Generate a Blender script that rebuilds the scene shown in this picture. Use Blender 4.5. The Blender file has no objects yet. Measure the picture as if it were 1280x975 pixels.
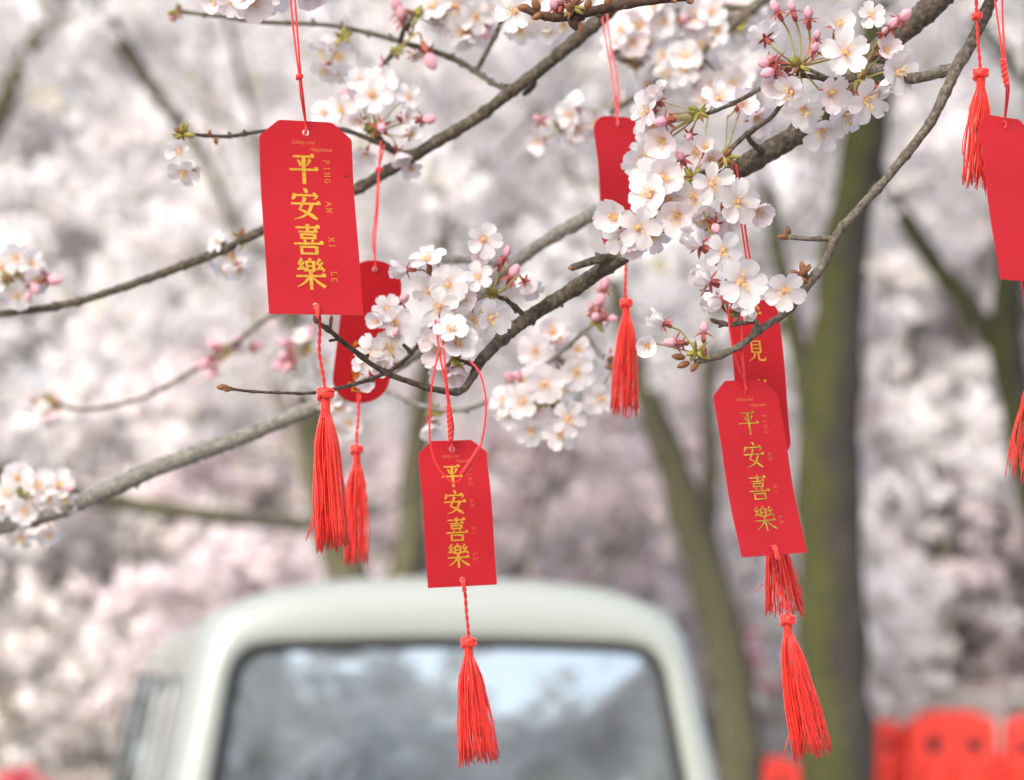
import bpy, bmesh, math, random
import numpy as np
from mathutils import Vector, Matrix, Quaternion

R_ = math.radians
rnd = random.Random(7)
S = bpy.context.scene
C = S.collection

# ------------------------------------------------------------------ camera, world, sun, exposure
PITCH = R_(6.5)
FPX = 85.0 / 36.0 * 1280.0
CAM = Vector((0, 0, 1.6))
RT = Vector((1, 0, 0)); UP = Vector((0, -math.sin(PITCH), math.cos(PITCH))); FW = Vector((0, math.cos(PITCH), math.sin(PITCH)))

cam_d = bpy.data.cameras.new('camera'); cam = bpy.data.objects.new('camera', cam_d); C.objects.link(cam)
cam.location = CAM; cam.rotation_euler = (math.pi/2 + PITCH, 0, 0)
cam_d.lens = 85; cam_d.sensor_width = 36; cam_d.clip_start = 0.05; cam_d.clip_end = 2000
cam_d.dof.use_dof = True; cam_d.dof.focus_distance = 1.41; cam_d.dof.aperture_fstop = 7.0; cam_d.dof.aperture_blades = 0
S.camera = cam

SUN_EL, SUN_AZ = R_(31), R_(204)      # azimuth clockwise from +Y: behind the camera, a little to its left
w = bpy.data.worlds.new('World'); S.world = w; w.use_nodes = True
nt = w.node_tree; nt.nodes.clear()
wo = nt.nodes.new('ShaderNodeOutputWorld'); bg = nt.nodes.new('ShaderNodeBackground'); sky = nt.nodes.new('ShaderNodeTexSky')
sky.sky_type = 'NISHITA'; sky.sun_disc = False; sky.sun_elevation = SUN_EL; sky.sun_rotation = SUN_AZ
sky.air_density = 1.0; sky.dust_density = 5.0; sky.ozone_density = 1.0; sky.altitude = 0
hsv = nt.nodes.new('ShaderNodeHueSaturation'); hsv.inputs['Saturation'].default_value = 0.75
nt.links.new(sky.outputs[0], hsv.inputs['Color']); nt.links.new(hsv.outputs[0], bg.inputs[0])
bg.inputs[1].default_value = 0.15
nt.links.new(bg.outputs[0], wo.inputs[0])

sd = bpy.data.lights.new('sun', 'SUN'); sun = bpy.data.objects.new('sun', sd); C.objects.link(sun)
sd.energy = 0.75; sd.angle = R_(22); sd.color = (1.0, 0.995, 0.985)
to_sun = Vector((math.sin(SUN_AZ)*math.cos(SUN_EL), math.cos(SUN_AZ)*math.cos(SUN_EL), math.sin(SUN_EL)))
sun.rotation_euler = to_sun.to_track_quat('Z', 'Y').to_euler()

S.view_settings.view_transform = 'Standard'; S.view_settings.look = 'None'
S.view_settings.exposure = 1.52; S.view_settings.gamma = 1.0; S.view_settings.use_curve_mapping = False
S.render.engine = 'CYCLES'
S.cycles.use_denoising = True; S.cycles.max_bounces = 10; S.cycles.diffuse_bounces = 8; S.cycles.transparent_max_bounces = 8
S.cycles.caustics_reflective = False; S.cycles.caustics_refractive = False

# ------------------------------------------------------------------ helpers
def P(x, y, d):
    """world point seen at pixel (x, y) of a 1280x975 frame, d metres in front of the camera"""
    return CAM + FW*d + RT*((x-640.0)/FPX*d) + UP*((487.5-y)/FPX*d)

def dirv(dx, dy, back=False):
    dz = math.sqrt(max(0.0, 1-dx*dx-dy*dy))
    v = RT*dx - UP*dy - FW*(dz if not back else -dz)
    return v.normalized()

def tag(o, label=None, cat=None, group=None, kind=None):
    if label: o['label'] = label
    if cat: o['category'] = cat
    if group: o['group'] = group
    if kind: o['kind'] = kind
    return o

def empty(name, loc, label=None, cat=None, group=None, rz=0.0):
    o = bpy.data.objects.new(name, None); C.objects.link(o)
    o.empty_display_size = 0.05; o.location = loc; o.rotation_euler = (0, 0, rz)
    return tag(o, label, cat, group)

class MB:
    """collects geometry (world coordinates) with material slots, builds ONE mesh object"""
    def __init__(s): s.v = []; s.f = []; s.m = []; s.col = None
    def add(s, v, f, mi=0):
        b = len(s.v); s.v.extend(v); s.f.extend([tuple(i+b for i in q) for q in f]); s.m.extend([mi]*len(f))
    def mesh(s, name, mats, smooth=True, org=None):
        me = bpy.data.meshes.new(name)
        vs = s.v
        if org is not None: vs = [(a[0]-org[0], a[1]-org[1], a[2]-org[2]) for a in s.v]
        me.from_pydata([tuple(a) for a in vs], [], s.f)
        for m in (mats if isinstance(mats, (list, tuple)) else [mats]): me.materials.append(m)
        if s.m and max(s.m): me.polygons.foreach_set('material_index', s.m)
        if smooth: me.polygons.foreach_set('use_smooth', [True]*len(me.polygons))
        me.update()
        return me
    def build(s, name, mats, parent=None, smooth=True):
        org = parent.location if parent is not None else None
        o = bpy.data.objects.new(name, s.mesh(name, mats, smooth, org)); C.objects.link(o)
        if parent is not None: o.parent = parent
        return o

def obj(name, me, parent=None, mat=None):
    o = bpy.data.objects.new(name, me); C.objects.link(o)
    if parent is not None: o.parent = parent
    if mat is not None: o.matrix_local = mat
    return o

def spline(pts, n):
    """Catmull-Rom through rows (any dimension) -> n samples"""
    a = np.array([list(p) for p in pts], float)
    if len(a) == 2:
        t = np.linspace(0, 1, n)[:, None]; return a[0]*(1-t)+a[1]*t
    e = np.vstack([2*a[0]-a[1], a, 2*a[-1]-a[-2]])
    seg = np.linalg.norm(np.diff(a[:, :3], axis=0), axis=1); cum = np.concatenate([[0], np.cumsum(seg)])
    out = []
    for s in np.linspace(0, cum[-1], n):
        i = min(max(int(np.searchsorted(cum, s, 'right'))-1, 0), len(a)-2)
        t = (s-cum[i])/max(seg[i], 1e-9)
        p0, p1, p2, p3 = e[i], e[i+1], e[i+2], e[i+3]
        out.append(0.5*((2*p1)+(-p0+p2)*t+(2*p0-5*p1+4*p2-p3)*t*t+(-p0+3*p1-3*p2+p3)*t**3))
    return np.array(out)

def tube(mb, pts, rad, n=8, mi=0, jit=0.0, cap=True, rg=None):
    """swept tube along pts (k,3) with radii"""
    pts = np.asarray(pts, float); k = len(pts)
    rad = np.full(k, rad) if np.isscalar(rad) else np.asarray(rad, float)
    T = np.gradient(pts, axis=0); T /= np.maximum(np.linalg.norm(T, axis=1)[:, None], 1e-12)
    nrm = np.cross(T[0], [0.31, 0.22, 0.93])
    if np.linalg.norm(nrm) < 1e-3: nrm = np.cross(T[0], [1, 0, 0])
    nrm /= np.linalg.norm(nrm)
    ang = np.linspace(0, 2*math.pi, n, endpoint=False)
    vs = []
    for i in range(k):
        nrm = nrm - T[i]*np.dot(nrm, T[i]); nrm /= max(np.linalg.norm(nrm), 1e-12)
        bn = np.cross(T[i], nrm)
        for a in ang:
            r = rad[i]
            if jit: r *= 1 + (rg or rnd).uniform(-jit, jit)
            vs.append(tuple(pts[i] + (nrm*math.cos(a)+bn*math.sin(a))*r))
    fs = []
    for i in range(k-1):
        for j in range(n):
            fs.append((i*n+j, i*n+(j+1) % n, (i+1)*n+(j+1) % n, (i+1)*n+j))
    if cap:
        fs.append(tuple(range(n-1, -1, -1))); fs.append(tuple((k-1)*n+j for j in range(n)))
    mb.add(vs, fs, mi)

def ellipsoid(mb, c, ax, ax2, rl, rw, mi=0, nu=6, nv=8, pw=1.0, jit=0.0):
    """ellipsoid along ax (half length rl, half width rw); pw<1 sharpens the tip"""
    ax = Vector(ax).normalized(); a2 = Vector(ax2); a2 = (a2-ax*a2.dot(ax))
    if a2.length < 1e-6: a2 = ax.orthogonal()
    a2.normalize(); a3 = ax.cross(a2); c = Vector(c)
    vs = []; fs = []
    for i in range(nu+1):
        t = -1 + 2*i/nu; r = math.sqrt(max(0, 1-t*t)) if 0 < i < nu else 0.02
        if t > 0: r = r*(1-t)**(1-pw) if pw < 1 else r
        for j in range(nv):
            a = 2*math.pi*j/nv; q = r*rw*(1+(rnd.uniform(-jit, jit) if jit else 0))
            vs.append(tuple(c+ax*(t*rl)+a2*(math.cos(a)*q)+a3*(math.sin(a)*q)))
    for i in range(nu):
        for j in range(nv):
            fs.append((i*nv+j, i*nv+(j+1) % nv, (i+1)*nv+(j+1) % nv, (i+1)*nv+j))
    fs.append(tuple(range(nv-1, -1, -1))); fs.append(tuple(nu*nv+j for j in range(nv)))
    mb.add(vs, fs, mi)

def box(mb, lo, hi, mi=0):
    x0, y0, z0 = lo; x1, y1, z1 = hi
    v = [(x0,y0,z0),(x1,y0,z0),(x1,y1,z0),(x0,y1,z0),(x0,y0,z1),(x1,y0,z1),(x1,y1,z1),(x0,y1,z1)]
    mb.add(v, [(3,2,1,0),(4,5,6,7),(0,1,5,4),(1,2,6,5),(2,3,7,6),(3,0,4,7)], mi)

def slab(outline, holes, thick, cuts=()):
    """2D outline with holes -> solid of given thickness (front at z=0, back at z=-thick): verts, faces"""
    bm = bmesh.new()
    for loop in [outline]+holes:
        vs = [bm.verts.new((x, y, 0)) for x, y in loop]
        for i in range(len(vs)): bm.edges.new((vs[i], vs[(i+1) % len(vs)]))
    bmesh.ops.triangle_fill(bm, use_beauty=True, use_dissolve=False, edges=bm.edges[:])
    bmesh.ops.recalc_face_normals(bm, faces=bm.faces[:])
    r = bmesh.ops.extrude_face_region(bm, geom=bm.faces[:])
    bmesh.ops.translate(bm, vec=(0, 0, -thick), verts=[g for g in r['geom'] if isinstance(g, bmesh.types.BMVert)])
    bmesh.ops.recalc_face_normals(bm, faces=bm.faces[:])
    for cy in cuts:
        bmesh.ops.bisect_plane(bm, geom=bm.verts[:]+bm.edges[:]+bm.faces[:], plane_co=(0, cy, 0), plane_no=(0, 1, 0))
    bm.verts.index_update()
    v = [tuple(a.co) for a in bm.verts]; f = [tuple(a.index for a in q.verts) for q in bm.faces]
    bm.free()
    return v, f

def circle(cx, cy, r, n=18): return [(cx+r*math.cos(2*math.pi*i/n), cy+r*math.sin(2*math.pi*i/n)) for i in range(n)]

# ------------------------------------------------------------------ materials
def mat(name):
    m = bpy.data.materials.new(name); m.use_nodes = True; t = m.node_tree
    return m, t, t.nodes['Principled BSDF'], t.nodes['Material Output']

def N(t, kind, **kw):
    n = t.nodes.new(kind)
    for k, v in kw.items():
        if k in n.inputs: n.inputs[k].default_value = v
        else: setattr(n, k, v)
    return n

def ramp(t, src, stops):
    r = t.nodes.new('ShaderNodeValToRGB'); cr = r.color_ramp
    while len(cr.elements) < len(stops): cr.elements.new(0.5)
    for e, (p, c) in zip(cr.elements, stops): e.position = p; e.color = (*c, 1)
    t.links.new(src, r.inputs[0]); return r

def noise_mat(name, stops, scale, rough=0.7, bump=0.0, bscale=None, detail=6, dist=0.001, coord='Object', stretch=None, spec=0.3):
    m, t, b, o = mat(name)
    tc = N(t, 'ShaderNodeTexCoord'); src = tc.outputs[coord]
    if stretch:
        mp = N(t, 'ShaderNodeMapping'); mp.inputs['Scale'].default_value = stretch; t.links.new(src, mp.inputs[0]); src = mp.outputs[0]
    n = N(t, 'ShaderNodeTexNoise', Scale=scale, Detail=detail, Roughness=0.6); t.links.new(src, n.inputs['Vector'])
    r = ramp(t, n.outputs['Fac'], stops); t.links.new(r.outputs[0], b.inputs['Base Color'])
    b.inputs['Roughness'].default_value = rough; b.inputs['Specular IOR Level'].default_value = spec
    if bump:
        n2 = N(t, 'ShaderNodeTexNoise', Scale=bscale or scale*3, Detail=5); t.links.new(src, n2.inputs['Vector'])
        bp = N(t, 'ShaderNodeBump', Strength=bump, Distance=dist); t.links.new(n2.outputs['Fac'], bp.inputs['Height']); t.links.new(bp.outputs[0], b.inputs['Normal'])
    return m

def leafy(name, c0, c1, trans=0.35, rough=0.55, tcol=None):
    """thin petal / leaf: diffuse + translucent, tint varies per object and by the petal's own 'along' attribute"""
    m, t, b, o = mat(name)
    at = N(t, 'ShaderNodeAttribute'); at.attribute_name = 'along'
    oi = N(t, 'ShaderNodeObjectInfo')
    tc = N(t, 'ShaderNodeTexCoord'); nz = N(t, 'ShaderNodeTexNoise', Scale=160.0, Detail=3); t.links.new(tc.outputs['Object'], nz.inputs['Vector'])
    base = ramp(t, at.outputs['Fac'], [(0.0, c1), (0.10, tuple(0.5*a+0.5*b_ for a, b_ in zip(c1, c0))), (0.30, c0), (1.0, c0)])
    mul = N(t, 'ShaderNodeMath', operation='MULTIPLY'); t.links.new(oi.outputs['Random'], mul.inputs[0]); t.links.new(nz.outputs['Fac'], mul.inputs[1])
    mx = N(t, 'ShaderNodeMix', data_type='RGBA'); t.links.new(mul.outputs[0], mx.inputs[0]); t.links.new(base.outputs[0], mx.inputs[6])
    mx.inputs[7].default_value = (*tuple(0.85*a+0.15*b_ for a, b_ in zip(c0, c1)), 1)
    t.links.new(mx.outputs[2], b.inputs['Base Color']); b.inputs['Roughness'].default_value = rough; b.inputs['Specular IOR Level'].default_value = 0.25
    tr = N(t, 'ShaderNodeBsdfTranslucent'); t.links.new(mx.outputs[2], tr.inputs[0])
    ms = N(t, 'ShaderNodeMixShader'); ms.inputs[0].default_value = trans
    t.links.new(b.outputs[0], ms.inputs[1]); t.links.new(tr.outputs[0], ms.inputs[2]); t.links.new(ms.outputs[0], o.inputs[0])
    # fine veins as relief
    wv = N(t, 'ShaderNodeTexNoise', Scale=420.0, Detail=2); t.links.new(tc.outputs['Object'], wv.inputs['Vector'])
    bp = N(t, 'ShaderNodeBump', Strength=0.12, Distance=0.0006); t.links.new(wv.outputs['Fac'], bp.inputs['Height']); t.links.new(bp.outputs[0], b.inputs['Normal'])
    return m

def plain(name, col, rough=0.5, spec=0.4, metal=0.0, var=0.12, scale=60.0, sheen=0.0, bump=0.0, bscale=900.0, coat=0.0):
    m, t, b, o = mat(name)
    tc = N(t, 'ShaderNodeTexCoord'); n = N(t, 'ShaderNodeTexNoise', Scale=scale, Detail=4); t.links.new(tc.outputs['Object'], n.inputs['Vector'])
    r = ramp(t, n.outputs['Fac'], [(0.3, tuple(c*(1-var) for c in col)), (0.7, tuple(min(1, c*(1+var)) for c in col))])
    t.links.new(r.outputs[0], b.inputs['Base Color'])
    b.inputs['Roughness'].default_value = rough; b.inputs['Specular IOR Level'].default_value = spec; b.inputs['Metallic'].default_value = metal
    if sheen: b.inputs['Sheen Weight'].default_value = sheen
    if coat: b.inputs['Coat Weight'].default_value = coat; b.inputs['Coat Roughness'].default_value = 0.08
    if bump:
        n2 = N(t, 'ShaderNodeTexNoise', Scale=bscale, Detail=3); t.links.new(tc.outputs['Object'], n2.inputs['Vector'])
        bp = N(t, 'ShaderNodeBump', Strength=bump, Distance=0.0004); t.links.new(n2.outputs['Fac'], bp.inputs['Height']); t.links.new(bp.outputs[0], b.inputs['Normal'])
    return m

M = {}
M['bark'] = noise_mat('young_cherry_bark', [(0.25, (0.025, 0.019, 0.014)), (0.45, (0.066, 0.052, 0.039)), (0.58, (0.115, 0.095, 0.07)), (0.78, (0.24, 0.225, 0.175))], 300, 0.8, 0.6, 800, dist=0.001)
M['bark_grey'] = noise_mat('grey_cherry_bark', [(0.28, (0.045, 0.035, 0.027)), (0.5, (0.125, 0.105, 0.082)), (0.72, (0.26, 0.24, 0.20))], 350, 0.8, 0.6, 800, dist=0.001)
M['bark_pale'] = noise_mat('pale_cherry_bark', [(0.28, (0.10, 0.09, 0.078)), (0.5, (0.20, 0.185, 0.165)), (0.72, (0.34, 0.33, 0.30))], 300, 0.8, 0.4, 800, dist=0.001)
M['bark_dark'] = noise_mat('dark_spur_bark', [(0.3, (0.03, 0.018, 0.013)), (0.6, (0.085, 0.048, 0.032)), (0.8, (0.15, 0.11, 0.07))], 200, 0.7, 0.7, 500, dist=0.0008)
M['bud_tip'] = plain('brown_bud_scale', (0.20, 0.085, 0.035), 0.5, 0.4, var=0.35, scale=500)
M['petal'] = leafy('white_petal', (0.83, 0.81, 0.82), (0.76, 0.48, 0.53), 0.36)
M['petal_pink'] = leafy('pale_pink_petal', (0.87, 0.80, 0.825), (0.76, 0.44, 0.51), 0.36)
M['petal_bud'] = leafy('pink_bud_petal', (0.80, 0.46, 0.535), (0.62, 0.18, 0.25), 0.22)
M['filament'] = plain('stamen_filament', (0.86, 0.72, 0.56), 0.5, 0.3)
M['anther'] = plain('yellow_anther', (0.86, 0.60, 0.16), 0.6, 0.3, var=0.3, scale=900)
M['throat'] = plain('flower_throat', (0.78, 0.45, 0.22), 0.6, 0.3)
M['calyx'] = plain('red_brown_calyx', (0.33, 0.075, 0.06), 0.5, 0.35, var=0.3, scale=400)
M['stalk'] = plain('green_red_flower_stalk', (0.32, 0.25, 0.07), 0.5, 0.35, var=0.3, scale=120)
M['scale_green'] = plain('green_bud_scale', (0.25, 0.23, 0.05), 0.5, 0.35, var=0.35, scale=300)
M['card'] = plain('red_card', (0.47, 0.014, 0.022), 0.45, 0.22, var=0.05, scale=30, bump=0.25, bscale=1600)
for k_ in ('card',):
    pass
M['card_deep'] = plain('deep_red_card', (0.43, 0.010, 0.016), 0.45, 0.22, var=0.06, scale=30, bump=0.25, bscale=1600)
M['gold'] = plain('gold_foil', (0.86, 0.45, 0.055), 0.36, 0.5, metal=0.7, var=0.22, scale=500)
M['bronze'] = plain('bronze_gold_foil', (0.80, 0.42, 0.06), 0.22, 0.5, metal=1.0, var=0.35, scale=300)
M['faint_gold'] = plain('faint_gold_print', (0.62, 0.17, 0.05), 0.45, 0.4, var=0.1, scale=500)
M['smudge'] = plain('dark_smudge', (0.16, 0.012, 0.016), 0.7, 0.2, var=0.3, scale=900)
M['cord'] = plain('red_cord', (0.70, 0.02, 0.022), 0.5, 0.3, var=0.2, scale=700, sheen=0.3, bump=0.5, bscale=2500)
M['thread'] = plain('red_silk_thread', (0.84, 0.028, 0.015), 0.36, 0.5, var=0.18, scale=300, sheen=0.3)
M['thread_pink'] = plain('faded_red_cord', (0.66, 0.07, 0.075), 0.5, 0.3, var=0.2, scale=500, sheen=0.3)

# ------------------------------------------------------------------ the setting: ground, path, hills
gm = MB()
gx = np.linspace(-1, 1, 61); gg = np.sign(gx)*np.abs(gx)**2.2*900
rg = random.Random(3)
vv = []
for y in gg:
    for x in gg:
        r = math.hypot(x, y)
        vv.append((x, y, (-0.03 + rg.uniform(-0.03, 0.03)) if r > 4 else -0.03))
ff = [(j*61+i, j*61+i+1, (j+1)*61+i+1, (j+1)*61+i) for j in range(60) for i in range(60)]
gm.add(vv, ff)
M['ground'] = noise_mat('petal_strewn_earth', [(0.25, (0.10, 0.10, 0.05)), (0.42, (0.22, 0.20, 0.15)), (0.55, (0.45, 0.42, 0.39)), (0.75, (0.62, 0.58, 0.57))], 3.0, 0.95, 0.4, 25, dist=0.02)
tag(gm.build('ground', M['ground']), kind='structure')
pm = MB()
ps = [( -3.4, -12), (-3.2, 3), (-2.9, 9), (-2.4, 16), (-0.5, 24), (3.0, 30.5)]
pc = spline([(a, b, 0) for a, b in ps], 40)
vs = []
for i, p in enumerate(pc):
    q = pc[min(i+1, 39)]-pc[max(i-1, 0)]; q /= np.linalg.norm(q); n_ = np.array([q[1], -q[0], 0])
    for s in (-2.6, 2.6): a = p+n_*s; vs.append((a[0], a[1], 0.012))
pm.add(vs, [(2*i, 2*i+1, 2*i+3, 2*i+2) for i in range(39)])
M['path'] = noise_mat('grey_path', [(0.3, (0.16, 0.15, 0.14)), (0.6, (0.26, 0.25, 0.24)), (0.8, (0.40, 0.37, 0.36))], 6, 0.9, 0.3, 60, dist=0.01)
tag(pm.build('path', M['path']), kind='structure')

# ------------------------------------------------------------------ background cherry trees
M['trunk'] = noise_mat('mossy_trunk_bark', [(0.25, (0.09, 0.08, 0.07)), (0.48, (0.18, 0.163, 0.145)), (0.7, (0.27, 0.25, 0.225))], 5, 0.9, 0.8, 18, dist=0.03, stretch=(1, 1, 0.35))
def mossy(name, lo, hi, side, k=1.0):
    """bark with a moss coat on one side (world direction side)"""
    m, t, b, o = mat(name)
    tc = N(t, 'ShaderNodeTexCoord'); n = N(t, 'ShaderNodeTexNoise', Scale=7.0, Detail=7, Roughness=0.65); t.links.new(tc.outputs['Object'], n.inputs['Vector'])
    bark = ramp(t, n.outputs['Fac'], [(0.3, (0.03*k, 0.027*k, 0.022*k)), (0.55, (0.055*k, 0.05*k, 0.042*k)), (0.75, (0.10*k, 0.09*k, 0.078*k))])
    n2 = N(t, 'ShaderNodeTexNoise', Scale=22.0, Detail=5); t.links.new(tc.outputs['Object'], n2.inputs['Vector'])
    moss = ramp(t, n2.outputs['Fac'], [(0.3, lo), (0.7, hi)])
    ge = N(t, 'ShaderNodeNewGeometry'); dp = N(t, 'ShaderNodeVectorMath', operation='DOT_PRODUCT'); dp.inputs[1].default_value = side
    t.links.new(ge.outputs['Normal'], dp.inputs[0])
    n3 = N(t, 'ShaderNodeTexNoise', Scale=3.2, Detail=6); t.links.new(tc.outputs['Object'], n3.inputs['Vector'])
    m3 = N(t, 'ShaderNodeMath', operation='MULTIPLY_ADD'); m3.inputs[1].default_value = 2.2; m3.inputs[2].default_value = -0.6; t.links.new(n3.outputs['Fac'], m3.inputs[0])
    ad = N(t, 'ShaderNodeMath', operation='ADD'); t.links.new(dp.outputs['Value'], ad.inputs[0]); t.links.new(m3.outputs[0], ad.inputs[1])
    mk = N(t, 'ShaderNodeMapRange'); mk.inputs['From Min'].default_value = 0.55; mk.inputs['From Max'].default_value = 1.05; t.links.new(ad.outputs[0], mk.inputs[0])
    mx = N(t, 'ShaderNodeMix', data_type='RGBA'); t.links.new(mk.outputs[0], mx.inputs[0]); t.links.new(bark.outputs[0], mx.inputs[6]); t.links.new(moss.outputs[0], mx.inputs[7])
    t.links.new(mx.outputs[2], b.inputs['Base Color']); b.inputs['Roughness'].default_value = 0.95
    bp = N(t, 'ShaderNodeBump', Strength=0.8, Distance=0.02); t.links.new(n2.outputs['Fac'], bp.inputs['Height']); t.links.new(bp.outputs[0], b.inputs['Normal'])
    return m
M['moss'] = mossy('moss_covered_bark', (0.022, 0.026, 0.006), (0.058, 0.062, 0.014), (-0.92, -0.25, 0.1), .55)
M['moss_olive'] = mossy('olive_moss_bark', (0.065, 0.061, 0.034), (0.135, 0.128, 0.075), (-0.5, -0.8, 0.2))

def blossom_far(name, c0, c1, c2):
    m, t, b, o = mat(name)
    at = N(t, 'ShaderNodeAttribute'); at.attribute_name = 'along'
    r = ramp(t, at.outputs['Fac'], [(0.0, c2), (0.12, c1), (0.5, c0), (1.0, c0)])
    t.links.new(r.outputs[0], b.inputs['Base Color']); b.inputs['Roughness'].default_value = 0.8; b.inputs['Specular IOR Level'].default_value = 0.1
    tr = N(t, 'ShaderNodeBsdfTranslucent'); t.links.new(r.outputs[0], tr.inputs[0])
    ms = N(t, 'ShaderNodeMixShader'); ms.inputs[0].default_value = 0.5
    t.links.new(b.outputs[0], ms.inputs[1]); t.links.new(tr.outputs[0], ms.inputs[2]); t.links.new(ms.outputs[0], o.inputs[0])
    return m
M['crown'] = blossom_far('blossom_crown', (0.82, 0.81, 0.825), (0.79, 0.735, 0.755), (0.42, 0.40, 0.24))
M['crown_pink'] = blossom_far('pinker_blossom_crown', (0.83, 0.785, 0.81), (0.79, 0.68, 0.715), (0.42, 0.36, 0.26))

def petals_cloud(name, centres, rg, per, rad, size, mt):
    """loose flower faces round each centre; 'along' = random pigment per flower"""
    cs = np.repeat(np.array(centres), per, axis=0); n = len(cs)
    g = np.random.default_rng(rg.randint(0, 10**6))
    off = g.normal(size=(n, 3)); off /= np.linalg.norm(off, axis=1)[:, None]; off *= (g.random((n, 1))**0.5)*rad
    c = cs+off
    a = g.normal(size=(n, 3)); a /= np.linalg.norm(a, axis=1)[:, None]
    b = np.cross(a, g.normal(size=(n, 3))); b /= np.linalg.norm(b, axis=1)[:, None]
    nn = np.cross(a, b)
    s = size*(0.6+0.8*g.random((n, 1)))
    # five-cornered cupped flower: a fan of 5 triangles sharing a sunk centre
    k = 5
    V = np.empty((n, k+1, 3)); V[:, 0] = c-nn*s*0.25
    for j in range(k):
        an = 2*math.pi*j/k; V[:, j+1] = c+(a*math.cos(an)+b*math.sin(an))*s*(0.8+0.4*g.random((n, 1)))
    base = (np.arange(n)*(k+1))[:, None, None]
    fan = np.array([[0, 1+j, 1+(j+1) % k] for j in range(k)])[None]
    F = (base+fan).reshape(-1, 3)
    me = bpy.data.meshes.new(name)
    me.vertices.add(n*(k+1)); me.vertices.foreach_set('co', V.reshape(-1))
    me.loops.add(len(F)*3); me.loops.foreach_set('vertex_index', F.reshape(-1).astype(np.int32))
    me.polygons.add(len(F)); me.polygons.foreach_set('loop_start', (np.arange(len(F))*3).astype(np.int32))
    me.update(calc_edges=True)
    at = me.attributes.new('along', 'FLOAT', 'POINT'); at.data.foreach_set('value', np.repeat(g.random(n), k+1).astype(np.float32))
    me.materials.append(mt)
    return me

def grow(mb, rg, p, d, L, r, lvl, maxl, clumps, droop=0.0, zmin=-9, spread=0.75, step=0.19):
    k = 7; pts = [np.array(p, float)]; d = np.array(d, float)
    for i in range(k-1):
        d = d + np.array([rg.uniform(-1, 1), rg.uniform(-1, 1), rg.uniform(-0.6, 0.8)-droop*lvl])*0.16
        d /= np.linalg.norm(d); pts.append(pts[-1]+d*L/(k-1))
    rad = np.linspace(r, r*0.45, k)*(.75, .6, .42, .32)[min(lvl, 3)]
    tube(mb, pts, rad, 6 if lvl < 2 else (4 if lvl < 3 else 3), cap=False)
    if lvl >= maxl-1 or (lvl >= 1 and maxl > 3):
        t = rg.uniform(0.1, 0.3)*step if lvl > 1 else L*0.5
        while t < L:
            f = t/L*(k-1); i = min(int(f), k-2); q = pts[i]+(pts[i+1]-pts[i])*(f-i)
            if q[2] > zmin: clumps.append(q+np.array([rg.gauss(0, .05), rg.gauss(0, .05), rg.gauss(0, .05)]))
            t += step*rg.uniform(0.6, 1.5)
    if lvl < maxl:
        nb = rg.randint(4, 5) if lvl < maxl-1 else rg.randint(4, 6)
        for b in range(nb):
            f = rg.uniform(0.25, 1.0) if b else 1.0
            f *= (k-1); i = min(int(f), k-2); q = pts[i]+(pts[i+1]-pts[i])*(f-i)
            ax = np.array([rg.gauss(0, 1), rg.gauss(0, 1), rg.gauss(0, 0.7)]); ax /= np.linalg.norm(ax)
            nd = d*(1-spread*0.5)+ax*spread; nd /= np.linalg.norm(nd)
            grow(mb, rg, q, nd, L*rg.uniform(0.5, 0.72), r*rg.uniform(0.35, 0.5), lvl+1, maxl, clumps, droop, zmin, spread, step)

def lumpy(clumps, seed, wl=.62, thr=-.15):
    """keeps the clumps that fall in the denser sprays, so that gaps stay between them"""
    g = np.random.default_rng(seed); K = g.normal(size=(5, 3)); K /= np.linalg.norm(K, axis=1)[:, None]; K *= 2*math.pi/wl*g.uniform(.7, 1.4, (5, 1)); ph = g.uniform(0, 6.28, 5)
    a = np.array(clumps); f = np.sin(a@K.T+ph).sum(1)
    return [tuple(c) for c in a[f > thr]]

def tree_meshes(seed, trunk_h, r0, L0, nl=5, low=0.0, zmin=-9, pink=False, per=24, size=0.037, el=(0.35, 0.9)):
    rg = random.Random(seed); mb = MB(); clumps = []
    tp = [np.array((0, 0, -0.15))]
    for i in range(6):
        tp.append(np.array((rg.uniform(-.06, .06)*i*.5, rg.uniform(-.06, .06)*i*.5, trunk_h*(i+1)/6)))
    sp = spline(tp, 14)
    tube(mb, sp, np.linspace(r0*1.25, r0*0.85, 14), 10, jit=0.05, rg=rg)
    for i in range(nl):
        a = 2*math.pi*(i+rg.uniform(-.3, .3))/nl; e = rg.uniform(*el)
        d = (math.cos(a)*math.cos(e), math.sin(a)*math.cos(e), math.sin(e))
        q = sp[-1-rg.randint(0, 4)]
        grow(mb, rg, q, d, L0*rg.uniform(.85, 1.15), r0*rg.uniform(.42, .6), 0, 3, clumps, low, zmin)
    wood = mb.mesh('trunk', M['trunk'])
    clumps = lumpy(clumps, seed)
    crown = petals_cloud('crown', clumps, rg, per, 0.115, size, M['crown_pink'] if pink else M['crown'])
    return wood, crown, len(clumps)

HI = [tree_meshes(53, 2.4, 0.065, 2.7, 5, -0.02, zmin=3.1, el=(.6, 1.1)), tree_meshes(67, 2.6, 0.055, 2.8, 5, -0.02, zmin=3.2, el=(.6, 1.1))]
protos = [tree_meshes(11, 1.7, 0.15, 2.7, 6, 0.10), tree_meshes(23, 1.5, 0.13, 2.5, 6, 0.22, pink=True),
          tree_meshes(37, 1.9, 0.17, 2.9, 6, 0.05), tree_meshes(41, 1.3, 0.12, 2.4, 7, 0.30)]
print('clumps', [p[2] for p in protos])

protos += HI
def place_tree(k, x, y, rz, sc, label, group):
    t = empty('cherry_tree', (x, y, 0), label, 'tree', group, rz); t.scale = (sc, sc, sc*1.0)
    obj('trunk', protos[k][0], t); obj('crown', protos[k][1], t)
    return t

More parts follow.
